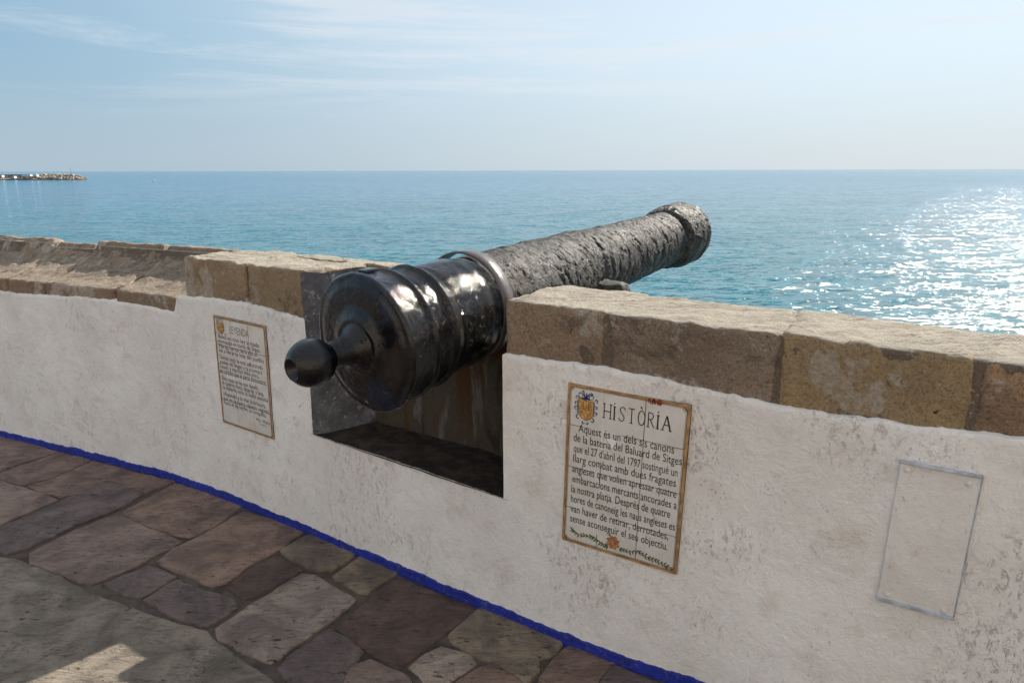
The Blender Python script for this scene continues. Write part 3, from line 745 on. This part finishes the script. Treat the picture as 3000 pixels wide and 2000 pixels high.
def border(e, d, wd, gap, mt, ch=.0, wob=.0006):
    w, h = d.w, d.h
    def loop(i, c):
        P = [(i + c, -i), (w - i - c, -i), (w - i, -i - c), (w - i, -h + i + c), (w - i - c, -h + i), (i + c, -h + i), (i, -h + i + c), (i, -i - c)]
        out = []
        for a, b in zip(P, P[1:] + P[:1]):
            k = max(1, int(math.dist(a, b) / .02))
            out += [(a[0] + (b[0] - a[0]) * q / k + wob * n1(a[0] + q * .3, 9, i * 99), a[1] + (b[1] - a[1]) * q / k + wob * n1(a[1] + q * .3, 9, i * 77 + 3)) for q in range(k)]
        return out
    A, B = loop(.0005, .001), loop(wd, .004)
    m = min(len(A), len(B))
    def strip(a, b, ca, cb, z, nm, mat):
        def lp(i, c): return [Vector((x, y, z)) for x, y in ((i + c, -i), (w - i - c, -i), (w - i, -i - c), (w - i, -h + i + c), (w - i - c, -h + i), (i + c, -h + i), (i, -h + i + c), (i, -i - c))]
        def den(P):
            o = []
            for p, q in zip(P, P[1:] + P[:1]):
                for t in range(12): v = p.lerp(q, t / 12); o.append(v + Vector((n1(v.x, 40, v.y * 40 + a * 999), n1(v.y, 40, v.x * 40 + a * 999), 0)) * wob)
            return o
        gg = G(); gg.grid([den(lp(a, ca)), den(lp(b, cb))], close=True, flip=True); gg.obj(nm, mat, e, smooth=False)
    strip(.0008, wd, .001, ch * .8, .0010, 'border', mt)
    strip(wd, wd + .0016, ch * .8, ch, .0013, 'border_line', M['brownline'])
    strip(wd + gap, wd + gap + .0010, ch, ch * 1.05, .0010, 'border_line', M['brownline'])
def crest(e, d, cu, cv, W_, H_, detail=True):
    cx, cy = cu * d.w, -cv * d.h
    def q(x, y): return (cx + x * W_ / 2, cy + y * H_ / 2)
    shp = [(-.68, .62), (-.3, .5), (0, .46), (.35, .46), (.7, .5), (.72, 0), (.68, -.4), (.45, -.62), (.05, -.76), (-.35, -.62), (-.66, -.36), (-.7, 0)]
    root = G()
    outl = [q(*p) for p in shp]
    root.add([Vector((x, y, .0011)) for x, y in outl][::-1], [tuple(range(len(outl)))]); c0 = root.obj('crest_shield', M['gold'], e, smooth=False)
    l = G(); lw = .0013
    ribbon(l, outl + outl[:2], lw * 1.3, .0018)
    for P in ([(-.6, -.03), (0, -.08), (.62, -.1)], [(-.22, .42), (-.22, -.04)], [(.24, .42), (.24, -.08)], [(-.55, .3), (-.35, .34), (-.33, .1), (-.52, .06)], [(-.1, .32), (.05, .28), (-.02, .05), (.12, .02)],
              [(.35, .25), (.55, .22)], [(-.5, -.15), (-.5, -.36)], [(-.38, -.16), (-.38, -.37)], [(-.27, -.17), (-.27, -.38)], [(.38, -.2), (.38, -.42)], [(.5, -.2), (.5, -.42)]):
        ribbon(l, [q(*p) for p in P], lw * .8, .0018)
    for c, r in (((.45, .05), .12), ((.02, -.42), .17)): ribbon(l, [q(c[0] + cos(a) * r, c[1] + sin(a) * r * 1.1) for a in [2 * pi * k / 12 for k in range(13)]], lw * .8, .0018)
    l.obj('crest_lines', M['brownline'], c0, smooth=False)
    b = G(); pb = G()
    if detail:
        for c, r, a0, a1 in (((-.55, .72), .26, -.6, 4.6), ((.52, .70), .26, 3.8, -1.4), ((-.86, .55), .14, .2, 5), ((.95, .5), .16, 3, -2), ((-.92, .2), .13, .5, 5.5), ((.93, .12), .13, 2.6, -2.8), ((-.9, -.1), .17, .8, 5.6), ((.92, -.25), .14, 2.4, -2.6),
                             ((-.68, -.62), .2, 1.2, 6.2), ((.6, -.68), .2, 1.9, -3.2), ((-.15, -.9), .13, 2, 6.6), ((.15, -.9), .13, 1.1, -3.6)):
            P = [q(c[0] + cos(a) * rr, c[1] + sin(a) * rr * .85) for a, rr in [(a0 + (a1 - a0) * i / 12, r * (1 - .6 * i / 12)) for i in range(13)]]
            ribbon(b, P, .0024, .0016, True)
            ribbon(pb, [q(c[0] * 1.0 + cos(a) * r * .9, c[1] + sin(a) * r * .75) for a in [a0 + (a1 - a0) * i / 12 * .55 for i in range(13)]], .0050, .0012, True)
        for P in ([(-.5, .62), (-.2, .55), (.1, .56), (.62, .56)], [(0, .52), (-.2, .8), (-.22, .98)], [(0, .52), (.02, .95)], [(0, .52), (.16, .8), (.32, .95)], [(-.3, .6), (-.05, .62), (.3, .62)], [(-.4, 1.0), (-.2, 1.02)], [(.4, 1.0), (.55, .9), (.42, .8)]):
            ribbon(b, [q(*p) for p in catmull([(a, c) for a, c in P], 5)], .0045, .0016, True)
        for sgn in (-1, 1): ribbon(b, [q(sgn * .78, y) for y in (.45, .2, 0, -.2, -.42)], .0022, .0016)
        b.obj('crest_scroll', M['crestblue'], c0, smooth=False); pb.obj('crest_wash', M['crestpale'], c0, smooth=False)
    else:
        for a in [pi * (.1 + .8 * k / 8) for k in range(9)]: ribbon(b, [q(cos(a) * .55, .45 + sin(a) * .15), q(cos(a) * .95, .5 + sin(a) * .55)], .0016, .0016)
        for sgn in (-1, 1):
            ribbon(b, [q(sgn * .78, .4), q(sgn * .92, .15), q(sgn * .8, -.1), q(sgn * .88, -.4)], .002, .0016)
            ribbon(b, [q(sgn * .7, -.6), q(sgn * 1.1, -.75), q(sgn * 1.2, -.6)], .002, .0016)
        b.obj('crest_scroll', M['ink'], c0, smooth=False)
e1, d1 = plaque((1667, 1117), (2028, 1185), (1653, 1578), 'white tile plaque headed HISTÒRIA with a blue and gold crest, right of the cannon', [.315, .655], [.253, .512, .772])
border(e1, d1, .0095, .0035, M['ochre'], .012)
crest(e1, d1, .165, .135, .074, .108)
g = G()
# title in thin roman capitals drawn stroke by stroke
def caps(gg, word, x0, x1, yb, hh, wd):
    S_ = {'H': (.9, [[(0, 0), (0, 1)], [(.75, 0), (.75, 1)], [(0, .48), (.75, .48)]], [(0, 0), (0, 1), (.75, 0), (.75, 1)]),
          'I': (.25, [[(0, 0), (0, .92)]], [(0, 0), (0, .92)]),
          'S': (.8, [[(.7, .8), (.6, .95), (.4, 1), (.2, .92), (.12, .75), (.25, .58), (.5, .42), (.62, .25), (.5, .06), (.3, 0), (.1, .06), (0, .22)]], []),
          'T': (.8, [[(.35, 0), (.35, 1)], [(0, 1), (.7, 1)]], [(.35, 0)]),
          'O': (.85, [[(.38 + cos(a) * .36, .5 + sin(a) * .5) for a in [2 * pi * k / 20 for k in range(21)]]], []),
          'R': (.75, [[(0, 0), (0, 1)], [(0, 1), (.4, .97), (.55, .78), (.4, .56), (0, .52)], [(.2, .52), (.65, 0)]], [(0, 0)]),
          'A': (.95, [[(0, 0), (.42, 1)], [(.42, 1), (.85, 0)], [(.15, .36), (.7, .36)]], [(0, 0), (.85, 0)])}
    tot = sum(S_[c][0] + .28 for c in word) - .28; k = (x1 - x0) / tot; x = x0
    for i, c in enumerate(word):
        wv, L, ser = S_[c]
        for j, P in enumerate(L): ribbon(gg, [(x + a * k, yb + b * hh) for a, b in P], wd * (1.5 if (c in 'AI' and j == (1 if c == 'A' else 0)) else 1), .0012 + .0001 * j)
        for a, b in ser: ribbon(gg, [(x + a * k - .0045, yb + b * hh), (x + a * k + .0045, yb + b * hh)], wd * .9, .0015)
        if c == 'I': disc(gg, (x, yb + hh * 1.13), .0024, .0024, .0012)
        if c == 'O': ribbon(gg, [(x + .2 * k, yb + hh * 1.28), (x + .42 * k, yb + hh * 1.12)], wd * 1.2, .0012)
        x += (wv + .28) * k
caps(g, 'HISTORIA', .322 * d1.w, .865 * d1.w, -.167 * d1.h, .083 * d1.h, .0031)
LINES = ["Aquest és un dels sis canons", "de la bateria del Baluard de Sitges", "que el 27 d'abril del 1797 sostingué un", "llarg combat amb dues fragates", "angleses que volien apressar quatre",
         "embarcacions mercants ancorades a", "la nostra platja. Després de quatre", "hores de canoneig les naus angleses es", "van haver de retirar, derrotades,", "sense aconseguir el seu objectiu."]
UR = [(.11, .90), (.07, .965), (.075, .94), (.075, .935), (.07, .945), (.075, .955), (.07, .91), (.07, .955), (.07, .91), (.07, .91)]
for i, (t, (a, b)) in enumerate(zip(LINES, UR)):
    text_into(g, t, a * d1.w, -(.285 + .0640 * i) * d1.h, .0385, (b - a) * d1.w, jit=.0018, bold=.0001, rot=random.uniform(-.006, .006))
text_into(g, 'LPD', .90 * d1.w, -.975 * d1.h, .011, .022)
g.obj('lettering', M['ink'], e1, smooth=False)
# garland and flower
g = G(); lf = G(); nk_ = G()
gp = catmull([(.10, .915), (.16, .935), (.24, .925), (.31, .93), (.37, .95), (.42, .955)], 6); gp2 = catmull([(.52, .945), (.6, .945), (.68, .93), (.76, .945), (.84, .95), (.91, .965)], 6)
for P in (gp, gp2):
    Q = [(u * d1.w, -v * d1.h) for u, v in P]; ribbon(nk_, Q, .0011, .0012)
    for i, (x, y) in enumerate(Q[::2]):
        for sgn in (-1, 1):
            a = sgn * random.uniform(.5, 1.1) + (pi if P is gp else 0) * 1; r = random.uniform(.009, .014)
            disc(lf, (x + cos(a) * r * .5, y + sin(a) * r * .5), r * .5, .0026, .0015 + .0001 * (i % 2), a, 8)
            ribbon(nk_, [(x, y), (x + cos(a) * r, y + sin(a) * r)], .0008, .0018)
        if i % 3 == 0: disc(nk_, (x + random.uniform(-.004, .004), y + random.choice((-1, 1)) * .007), .0012, .0012, .0014, 0, 8)
lf.obj('garland_leaves', M['leaf'], e1, smooth=False); nk_.obj('garland_stem', M['ink'], e1, smooth=False)
fx, fy = .462 * d1.w, -.915 * d1.h; g = G(); gl = G()
for k in range(8):
    a = 2 * pi * k / 8 + .3; c = (fx + cos(a) * .0150, fy + sin(a) * .0168)
    disc(g, c, .0085, .0048, .0021 + .0001 * k, a + .6, 12); ribbon(gl, [(c[0] + cos(a + .6) * cos(t) * .0088 - sin(a + .6) * sin(t) * .005, c[1] + sin(a + .6) * cos(t) * .0088 + cos(a + .6) * sin(t) * .005) for t in [2 * pi * q / 12 for q in range(13)]], .0009, .0031)
disc(g, (fx, fy), .0062, .0075, .0033); ribbon(gl, [(fx + cos(t) * .0062, fy + sin(t) * .0075) for t in [2 * pi * q / 14 for q in range(15)]], .0011, .0036)
fl = g.obj('flower', M['orange'], e1, smooth=False); gl.obj('flower_outline', M['brownline'], fl, smooth=False)
g = G()
for k in range(26):
    x = (.675 + .10 * random.random()) * d1.w; y = -random.uniform(.0, .024) * d1.h + .002
    ribbon(g, [(x, y), (x + random.uniform(-.006, .006), y - random.uniform(.002, .009)), (x + random.uniform(-.004, .006), y - .006)], .0035, .0030 + .00003 * k, True)
g.obj('red_smear', M['red'], e1, smooth=False)

e2, d2 = plaque((627, 921), (780, 954), (658, 1235), 'narrow looking white tile plaque headed LEYENDA, left of the cannon breech', [.335, .665], [.262, .52, .775])
border(e2, d2, .0085, .003, M['ochre'], .006)
crest(e2, d2, .135, .095, .068, .092, False)
g = G()
text_into(g, 'LEYENDA', .315 * d2.w, -.135 * d2.h, .052, .37 * d2.w, bold=-.0006)
g.obj('title_lettering', M['brownline'], e2, smooth=False)
g = G()
L2 = [("Baixà en niso ley armada", .07, .86, .200), ("amenazaba en torno de Sitges.", .05, .88, .243), ("Mas las fuerzas de la villa en", .07, .82, .286), ("ne a librarse hoy del pueblo", .07, .93, .327),
      ("Gente leyó la mal adiestrada", .06, .90, .390), ("pasión de Sitges y la a tomara", .06, .88, .434), ("naval, y mucho más mira.", .06, .82, .476), ("se contara que la parte demuestre", .05, .93, .516),
      ("Dos cosas en las mar desalló", .07, .78, .585), ("le cuerno llaca, dejaron y leta,", .07, .88, .627), ("la batería sola la bella escusa", .07, .95, .669), ("Huyendo a la mar la bravura.", .08, .90, .730),
      ("que en su tierra valiente regresa", .06, .95, .775), ("hasta el día hecho, la conquista.", .07, .90, .815)]
for t, a, b, v in L2: text_into(g, t, a * d2.w, -v * d2.h, .030, (b - a) * d2.w, jit=.0014)
text_into(g, 'Ma. Malé', .70 * d2.w, -.875 * d2.h, .022, .25 * d2.w); text_into(g, '1970', .76 * d2.w, -.905 * d2.h, .012, .12 * d2.w)
g.obj('lettering', M['ink'], e2, smooth=False)

# ------------------------------------------------------------------ SERVICE COVER
Mx, w, h = frame((2640, 1343), (2878, 1388), (2583, 1752), .004)
cv = empty('service_cover', mat=Mx); tag(cv, 'blank white painted service cover with four round screws on the right of the wall', 'cover')
g = G(); g.box((w / 2, -h / 2, .0), (w, h - .014, .012)); g.obj('panel', M['cover'], cv, smooth=False, bevel=.002)
g = G(); g.box((w / 2, -.004, .004), (w + .006, .007, .016)); g.box((.042, -.003, .008), (.030, .010, .012)); g.obj('top_rail', M['sky_tinted_rail'], cv, smooth=False, bevel=.002)
g = G(); g.box((w / 2, -h + .004, .004), (w + .004, .010, .016)); g.obj('bottom_rail', M['sky_tinted_rail'], cv, smooth=False, bevel=.002)
g = G(); g.box((w + .0015, -h / 2, .001), (.003, h - .02, .0125)); g.obj('side_rail', M['sky_tinted_rail'], cv, smooth=False, bevel=.0008)
for u, v in ((.10, .055), (.86, .07), (.12, .945), (.87, .955)):
    g = G(); rows = [[Vector((u * w + cos(a) * r, -v * h + sin(a) * r, z)) for a in [2 * pi * k / 24 for k in range(24)]] for r, z in ((.0075, .004), (.0075, .0085), (.006, .0100), (.0005, .0103))]
    g.grid(rows, close=True); g.obj('screw', M['cover'], cv, fix=True)

# ------------------------------------------------------------------ SEA, BREAKWATER, BOATS
SEA = -10.0
def sea_mat():
    n = N('sea_water'); cam = n.nd('ShaderNodeCameraData')
    pos = n.nd('ShaderNodeNewGeometry').outputs['Position']
    dist = n.nd('ShaderNodeVectorMath', operation='LENGTH'); n.pu(dist.inputs[0], pos); dd = dist.outputs['Value']
    def slope(sc, amp, det, a, b, rot=18, off=0.):
        m = n.nd('ShaderNodeMapping'); n.pu(m.inputs[0], pos); m.inputs['Scale'].default_value = (a, b, 1); m.inputs['Rotation'].default_value = (0, 0, radians(rot)); m.inputs['Location'].default_value = (off, off, 0)
        t = n.nd('ShaderNodeTexNoise'); n.pu(t.inputs['Vector'], m.outputs[0]); t.inputs['Scale'].default_value = sc; t.inputs['Detail'].default_value = det; t.inputs['Roughness'].default_value = .6; t.inputs['Distortion'].default_value = .3
        v = n.nd('ShaderNodeVectorMath', operation='SUBTRACT'); n.pu(v.inputs[0], t.outputs['Color']); v.inputs[1].default_value = (.5, .5, .5)
        k = n.nd('ShaderNodeVectorMath', operation='MULTIPLY'); n.pu(k.inputs[0], v.outputs[0]); k.inputs[1].default_value = (amp * .8, amp * 1.25, 0); return k.outputs[0]
    def add(a, b):
        v = n.nd('ShaderNodeVectorMath', operation='ADD'); n.pu(v.inputs[0], a); n.pu(v.inputs[1], b); return v.outputs[0]
    sl_ = add(slope(.05, .3, 2, .5, 1.5), add(slope(.25, 1.0, 3, .5, 1.6, 12, 9), add(slope(1.5, 2.1, 4, .55, 1.5, 22, 31), slope(5, 1.6, 3, .7, 1.3, 10, 77))))
    fd = n.nd('ShaderNodeVectorMath', operation='SCALE'); n.pu(fd.inputs[0], sl_); n.pu(fd.inputs['Scale'], n.math('MINIMUM', n.math('POWER', n.math('DIVIDE', dd, 60.), -.30), 1.)); sl_ = fd.outputs[0]
    nv = n.nd('ShaderNodeVectorMath', operation='ADD'); n.pu(nv.inputs[0], sl_); nv.inputs[1].default_value = (0, 0, 1)
    nn = n.nd('ShaderNodeVectorMath', operation='NORMALIZE'); n.pu(nn.inputs[0], nv.outputs[0])
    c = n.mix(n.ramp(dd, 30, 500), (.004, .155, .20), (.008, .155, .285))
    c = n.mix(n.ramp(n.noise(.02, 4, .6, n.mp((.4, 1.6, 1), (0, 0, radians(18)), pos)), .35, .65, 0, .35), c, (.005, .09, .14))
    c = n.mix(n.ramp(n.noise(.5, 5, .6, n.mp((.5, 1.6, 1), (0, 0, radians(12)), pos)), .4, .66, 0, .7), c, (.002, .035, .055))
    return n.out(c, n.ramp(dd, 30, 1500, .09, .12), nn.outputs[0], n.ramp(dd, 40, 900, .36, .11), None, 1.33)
g = G(); R_ = 60000
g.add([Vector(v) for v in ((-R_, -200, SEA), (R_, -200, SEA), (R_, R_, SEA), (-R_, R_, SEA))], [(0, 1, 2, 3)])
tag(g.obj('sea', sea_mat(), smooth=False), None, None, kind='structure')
def sea_at(x, y): return onz(x, y, SEA)
def vat(x, y, depth):      # a point at a given distance ahead
    d = ray(x, y); t = depth / d.y; return Vector((0, 0, EYE)) + d * t
M['rock'] = simple('breakwater_rock', (.34, .26, .19), .9, .1, .5, .35, .1)
M['conc'] = simple('pale_concrete', (.55, .5, .45), .9, .1, .15, .3, .02)
M['dark'] = simple('dark_slipway', (.10, .13, .15), .8, .2, .3, .3, .02)
M['white'] = simple('white_paint', (.8, .8, .8), .5, .3, .05, 1, 0)
M['steel'] = simple('grey_steel', (.2, .2, .2), .5, .4, .1, 1, 0)
M['foam'] = simple('foam', (.85, .88, .9), .9, .1, .05, 1, .05)
tip = sea_at(232, 526); lft = sea_at(95, 527); far = sea_at(-260, 527)
YD = sea_at(150, 527).y
bw = empty('breakwater', sea_at(120, 527)); tag(bw, 'distant rubble breakwater reaching into the sea at the left', 'breakwater')
bi = Matrix.Translation(-bw.location)
def pb(o, p=bw): o.parent = p; o.matrix_parent_inverse = Matrix.Translation(-p.location); return o
def prism(gg, a, b, y0, dy, z0, z1, m=0):   # box from x a..b
    gg.box(((a + b) / 2, y0 + dy / 2, (z0 + z1) / 2), (b - a, dy, z1 - z0), None, m)
xa = lambda px: vat(px, 515, YD).x
g = G(); random.seed(3)
for i in range(1500):
    px = random.uniform(88, 236) if i < 1300 else random.uniform(-300, 90); f = min(1, max(0, (238 - px) / 45)); q = random.random()
    zz = SEA + .3 + (6.2 if px > 88 else 2.) * f ** .7 * q; yy = YD + 2 + 12 * q + random.uniform(-1, 1)
    sz = random.uniform(.8, 1.9); c = Vector((xa(px), yy, zz)); Rm = Matrix.Rotation(random.uniform(0, 6), 3, Vector((random.random(), random.random(), random.random() + .1)).normalized())
    V = [c + Rm @ Vector((sx * sz * random.uniform(.6, 1), sy * sz * random.uniform(.6, 1), s_ * sz * random.uniform(.5, .9))) for sx in (-1, 1) for sy in (-1, 1) for s_ in (-1, 1)]
    g.add(V, [(0, 1, 3, 2), (4, 6, 7, 5), (0, 4, 5, 1), (2, 3, 7, 6), (0, 2, 6, 4), (1, 5, 7, 3)], random.choice((0, 0, 1, 2)))
random.seed(11)
M['rock2'] = simple('pale_breakwater_rock', (.5, .4, .3), .9, .1, .4, .35, .1); M['rock3'] = simple('dark_breakwater_rock', (.15, .12, .1), .9, .1, .4, .35, .1)
o = pb(g.obj('rubble', [M['rock'], M['rock2'], M['rock3']], smooth=False, fix=True)); o['kind'] = 'stuff'
g = G(); prism(g, xa(-300), xa(215), YD + 12, 8, SEA - 1, SEA + 6.1); pb(g.obj('mound', M['rock'], smooth=False))
g = G(); prism(g, xa(-300), xa(190), YD + 14, 3, SEA + 6, SEA + 7.4); pb(g.obj('crest_wall', M['rock3'], smooth=False))
g = G(); prism(g, xa(178), xa(203), YD + 9, 5, SEA + 5, SEA + 7.3); pb(g.obj('concrete_cap', M['conc'], smooth=False))
g = G(); prism(g, xa(-300), xa(92), YD + 1, 6, SEA - 1, SEA + 1.1); pb(g.obj('quay', M['dark'], smooth=False))
def shed(a, b, z0, z1, dy, label, roof=True):
    e = empty('harbour_building', (xa((a + b) / 2), YD + dy, z0)); tag(e, label, 'building', 'small harbour buildings on the breakwater')
    g = G(); prism(g, xa(a), xa(b), YD + dy, 5, z0, z1); pb(g.obj('wall', M['white'], smooth=False), e)
    g = G(); prism(g, xa(a) - .3, xa(b) + .3, YD + dy - .3, 5.6, z1 + .004, z1 + .35); pb(g.obj('roof', M['conc'], smooth=False), e)
    for k in range(4): g = G(); x = xa(a) + (xa(b) - xa(a)) * (k + .5) / 4; g.box((x, YD + dy - .03, z0 + (z1 - z0) * .5), (.5, .1, (z1 - z0) * .4)); pb(g.obj('window', M['steel'], smooth=False), e)
prev = SEA + 4.2
shed(57, 83, SEA + 5.0, SEA + 7.3, 4, 'long low white shed on top of the distant breakwater')
shed(89, 101, SEA + 4.6, SEA + 7.0, 5, 'short cream hut beside the long shed on the breakwater')
shed(-2, 2.5, SEA + 3.6, SEA + 6.6, 2, 'small white hut at the far left end of the breakwater')
shed(33, 38, SEA + 2.2, SEA + 5.2, 2, 'tiny pale hut on the quay left of the long shed')
# beacon
e = empty('harbour_beacon', (xa(157.5), YD + 12, SEA + 6)); tag(e, 'small beacon tower with dark lantern on the distant breakwater', 'beacon')
def cyl(r0, r1, z0, z1, c=(0, 0), n=12, cap=True):
    g = G(); g.grid([[Vector((c[0] + cos(2 * pi * k / n) * r, c[1] + sin(2 * pi * k / n) * r, z)) for k in range(n)] for r, z in ((r0, z0), (r1, z1), (.01, z1 + .01))], close=True); return g
cyl(.75, .55, 0, 3.6).obj('tower', M['white'], e); cyl(.95, .95, 3.6, 3.9).obj('gallery', M['steel'], e); cyl(.5, .4, 3.9, 5.4).obj('lantern', M['steel'], e); 
# sailing boat with a tall raked mast
def boat(name, loc, L, label, cat, mast=0, rot=0, hull='steel'):
    e = empty(name, loc); e.rotation_euler.z = rot; tag(e, label, cat)
    rows = []
    for i in range(13):
        q = i / 12; x = (q - .5) * L; b = L * .15 * (1 - max(0, (q - .45) / .55) ** 2.2) * (1 if q > .02 else .85); sh = L * .09 + L * .04 * q * q
        rows.append([Vector((x, y * b, z)) for y, z in ((-1, sh), (-.85, sh * .35), (-.4, -.1), (0, -.2), (.4, -.1), (.85, sh * .35), (1, sh), (.0, sh * .98))])
    g = G(); g.grid(rows, close=True); n = 8; g.F += [tuple(range(n)), tuple(range(12 * n, 13 * n))]; g.M += [0, 0]; g.obj('hull', M[hull], e, fix=True)
    g = G(); g.box((-.05 * L, 0, L * .15), (L * .3, L * .16, L * .11)); g.obj('cabin', M['white'], e, smooth=False, bevel=.1)
    if mast:
        g = G(); a = Vector((.05 * L, 0, .8)); b = Vector((.05 * L - mast * .18, 0, mast)); n = 6
        g.grid([[p + Vector((cos(2 * pi * k / n) * r, sin(2 * pi * k / n) * r, 0)) for k in range(n)] for p, r in ((a, .34), (b, .26))], close=True); g.obj('mast', M['steel'], e)
    return e
boat('sailing_boat', Vector((xa(181), YD + 26, SEA)), 9, 'sailing boat behind the breakwater showing only its tall raked mast', 'boat', mast=17.5)
boat('moored_boat', Vector((xa(180), YD - 3, SEA)), 13, 'low dark boat moored in front of the breakwater tip', 'boat', hull='dark')
mb = sea_at(449, 529)
boat('motorboat', mb, 4.6, 'small white motorboat crossing the open sea beyond the breakwater', 'boat', rot=pi, hull='white')
g = G(); disc(g, (mb.x - 3.6, mb.y), 4.2, 1.2, SEA + .12); tag(g.obj('boat_wake', M['foam'], smooth=False), 'short white wake trailing behind the small motorboat', 'wake', kind='stuff')

# ------------------------------------------------------------------ HOUSE ADDED FOR WARM FILL LIGHT (behind the viewer)
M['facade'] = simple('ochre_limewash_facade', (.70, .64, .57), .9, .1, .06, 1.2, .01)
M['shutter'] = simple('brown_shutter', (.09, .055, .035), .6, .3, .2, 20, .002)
hs = empty('fill_light_house', (0, -5.6, 0)); tag(hs, 'whitewashed house with brown shutters added behind the viewer to bounce warm light', 'building')
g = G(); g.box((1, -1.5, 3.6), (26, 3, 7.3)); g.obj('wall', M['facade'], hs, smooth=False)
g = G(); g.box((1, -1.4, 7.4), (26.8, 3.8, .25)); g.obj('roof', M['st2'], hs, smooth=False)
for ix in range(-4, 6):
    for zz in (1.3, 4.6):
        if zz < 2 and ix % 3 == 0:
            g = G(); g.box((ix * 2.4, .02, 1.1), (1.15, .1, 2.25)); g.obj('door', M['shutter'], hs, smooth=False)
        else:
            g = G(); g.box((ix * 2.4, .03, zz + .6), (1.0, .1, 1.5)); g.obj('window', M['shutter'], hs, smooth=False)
# ------------------------------------------------------------------ CAMERA, LIGHT, SKY
cd = bpy.data.cameras.new('camera'); co = bpy.data.objects.new('camera', cd); COL.objects.link(co); scene.camera = co
cd.sensor_width = 36; cd.lens = 36 * F / 3000; cd.clip_end = 200000; cd.clip_start = .05
fwd = Vector((0, cos(PITCH), -sin(PITCH))); rt = Vector((1, 0, 0)); upc = rt.cross(fwd)
c, s = cos(ROLL), sin(ROLL)
r2 = rt * c - upc * s; u2 = rt * s + upc * c
co.matrix_world = Matrix(((r2.x, u2.x, -fwd.x, 0), (r2.y, u2.y, -fwd.y, 0), (r2.z, u2.z, -fwd.z, EYE), (0, 0, 0, 1)))
sl = bpy.data.lights.new('sun', 'SUN'); so = bpy.data.objects.new('sun', sl); COL.objects.link(so)
sl.energy = 5.0; sl.angle = radians(.53); sl.color = (1, .93, .82)
sd = Vector((sin(SUN_AZ) * cos(SUN_EL), cos(SUN_AZ) * cos(SUN_EL), sin(SUN_EL)))
so.rotation_euler = sd.to_track_quat('Z', 'Y').to_euler()
w = bpy.data.worlds.new('World'); scene.world = w; HZ_FAR = (2.35, 3.75, 4.9); HZ_SUN = (5.7, 6.6, 7.2); w.use_nodes = True; nt = w.node_tree
bg = nt.nodes['Background']; bg.inputs[1].default_value = .076
sky = nt.nodes.new('ShaderNodeTexSky'); sky.sky_type = 'NISHITA'; sky.sun_disc = False; sky.sun_elevation = SUN_EL; sky.sun_rotation = SUN_AZ
sky.air_density = 1.0; sky.dust_density = 1.0; sky.ozone_density = 1.5; sky.altitude = 10
L = nt.links
def wn(t, **k):
    n = nt.nodes.new(t)
    for a, b in k.items(): setattr(n, a, b)
    return n
tc = wn('ShaderNodeTexCoord'); mp = wn('ShaderNodeMapping'); L.new(tc.outputs['Generated'], mp.inputs[0]); mp.inputs['Scale'].default_value = (1.5, 1.5, 20); mp.inputs['Rotation'].default_value = (0, radians(7), 0); mp.inputs['Location'].default_value = (2.75, 1.45, .5)
no = wn('ShaderNodeTexNoise'); L.new(mp.outputs[0], no.inputs[0]); no.inputs['Scale'].default_value = 1.5; no.inputs['Detail'].default_value = 8; no.inputs['Roughness'].default_value = .62; no.inputs['Distortion'].default_value = .3
def rng(sock, a, b, c, d):
    m = wn('ShaderNodeMapRange', interpolation_type='SMOOTHSTEP'); L.new(sock, m.inputs[0])
    for i, v in zip((1, 2, 3, 4), (a, b, c, d)): m.inputs[i].default_value = v
    return m.outputs[0]
def mixc(f, a, b, bt='MIX'):
    m = wn('ShaderNodeMix', data_type='RGBA', blend_type=bt)
    for i, v in ((0, f), (6, a), (7, b)):
        if isinstance(v, bpy.types.NodeSocket): L.new(v, m.inputs[i])
        elif isinstance(v, tuple): m.inputs[i].default_value = (*v, 1)
        else: m.inputs[i].default_value = v
    return m.outputs[2]
# thin haze veil over the whole sky: brighter towards the sun, paler low down
dt = wn('ShaderNodeVectorMath', operation='DOT_PRODUCT'); L.new(tc.outputs['Generated'], dt.inputs[0]); dt.inputs[1].default_value = tuple(sd)
sx = wn('ShaderNodeSeparateXYZ'); L.new(tc.outputs['Generated'], sx.inputs[0])
veil = mixc(rng(dt.outputs['Value'], .15, .88, 0, 1), HZ_FAR, HZ_SUN)
veil = mixc(rng(sx.outputs[2], .0, .16, .45, 0), veil, (4.3, 4.6, 4.9))
base_ = mixc(1.0, sky.outputs[0], (.86, .98, 1.12), 'MULTIPLY')
vf = wn('ShaderNodeMath', operation='MULTIPLY'); L.new(rng(sx.outputs[2], .0, .9, .94, .35), vf.inputs[0]); vf.inputs[1].default_value = 1
hz = mixc(vf.outputs[0], base_, veil)
hz = mixc(rng(sx.outputs[2], .35, .75, 0, .8), hz, (5.6, 5.9, 6.3))
cf = wn('ShaderNodeMath', operation='MULTIPLY'); L.new(rng(no.outputs['Fac'], .47, .68, 0, .5), cf.inputs[0]); L.new(rng(sx.outputs[2], .05, .14, 0, 1), cf.inputs[1])
fin = mixc(cf.outputs[0], hz, (6.2, 6.5, 6.8))
L.new(fin, bg.inputs[0])
vs = scene.view_settings; vs.view_transform = 'Standard'; vs.look = 'None'; vs.exposure = .80; vs.gamma = 1
scene.render.engine = 'CYCLES'
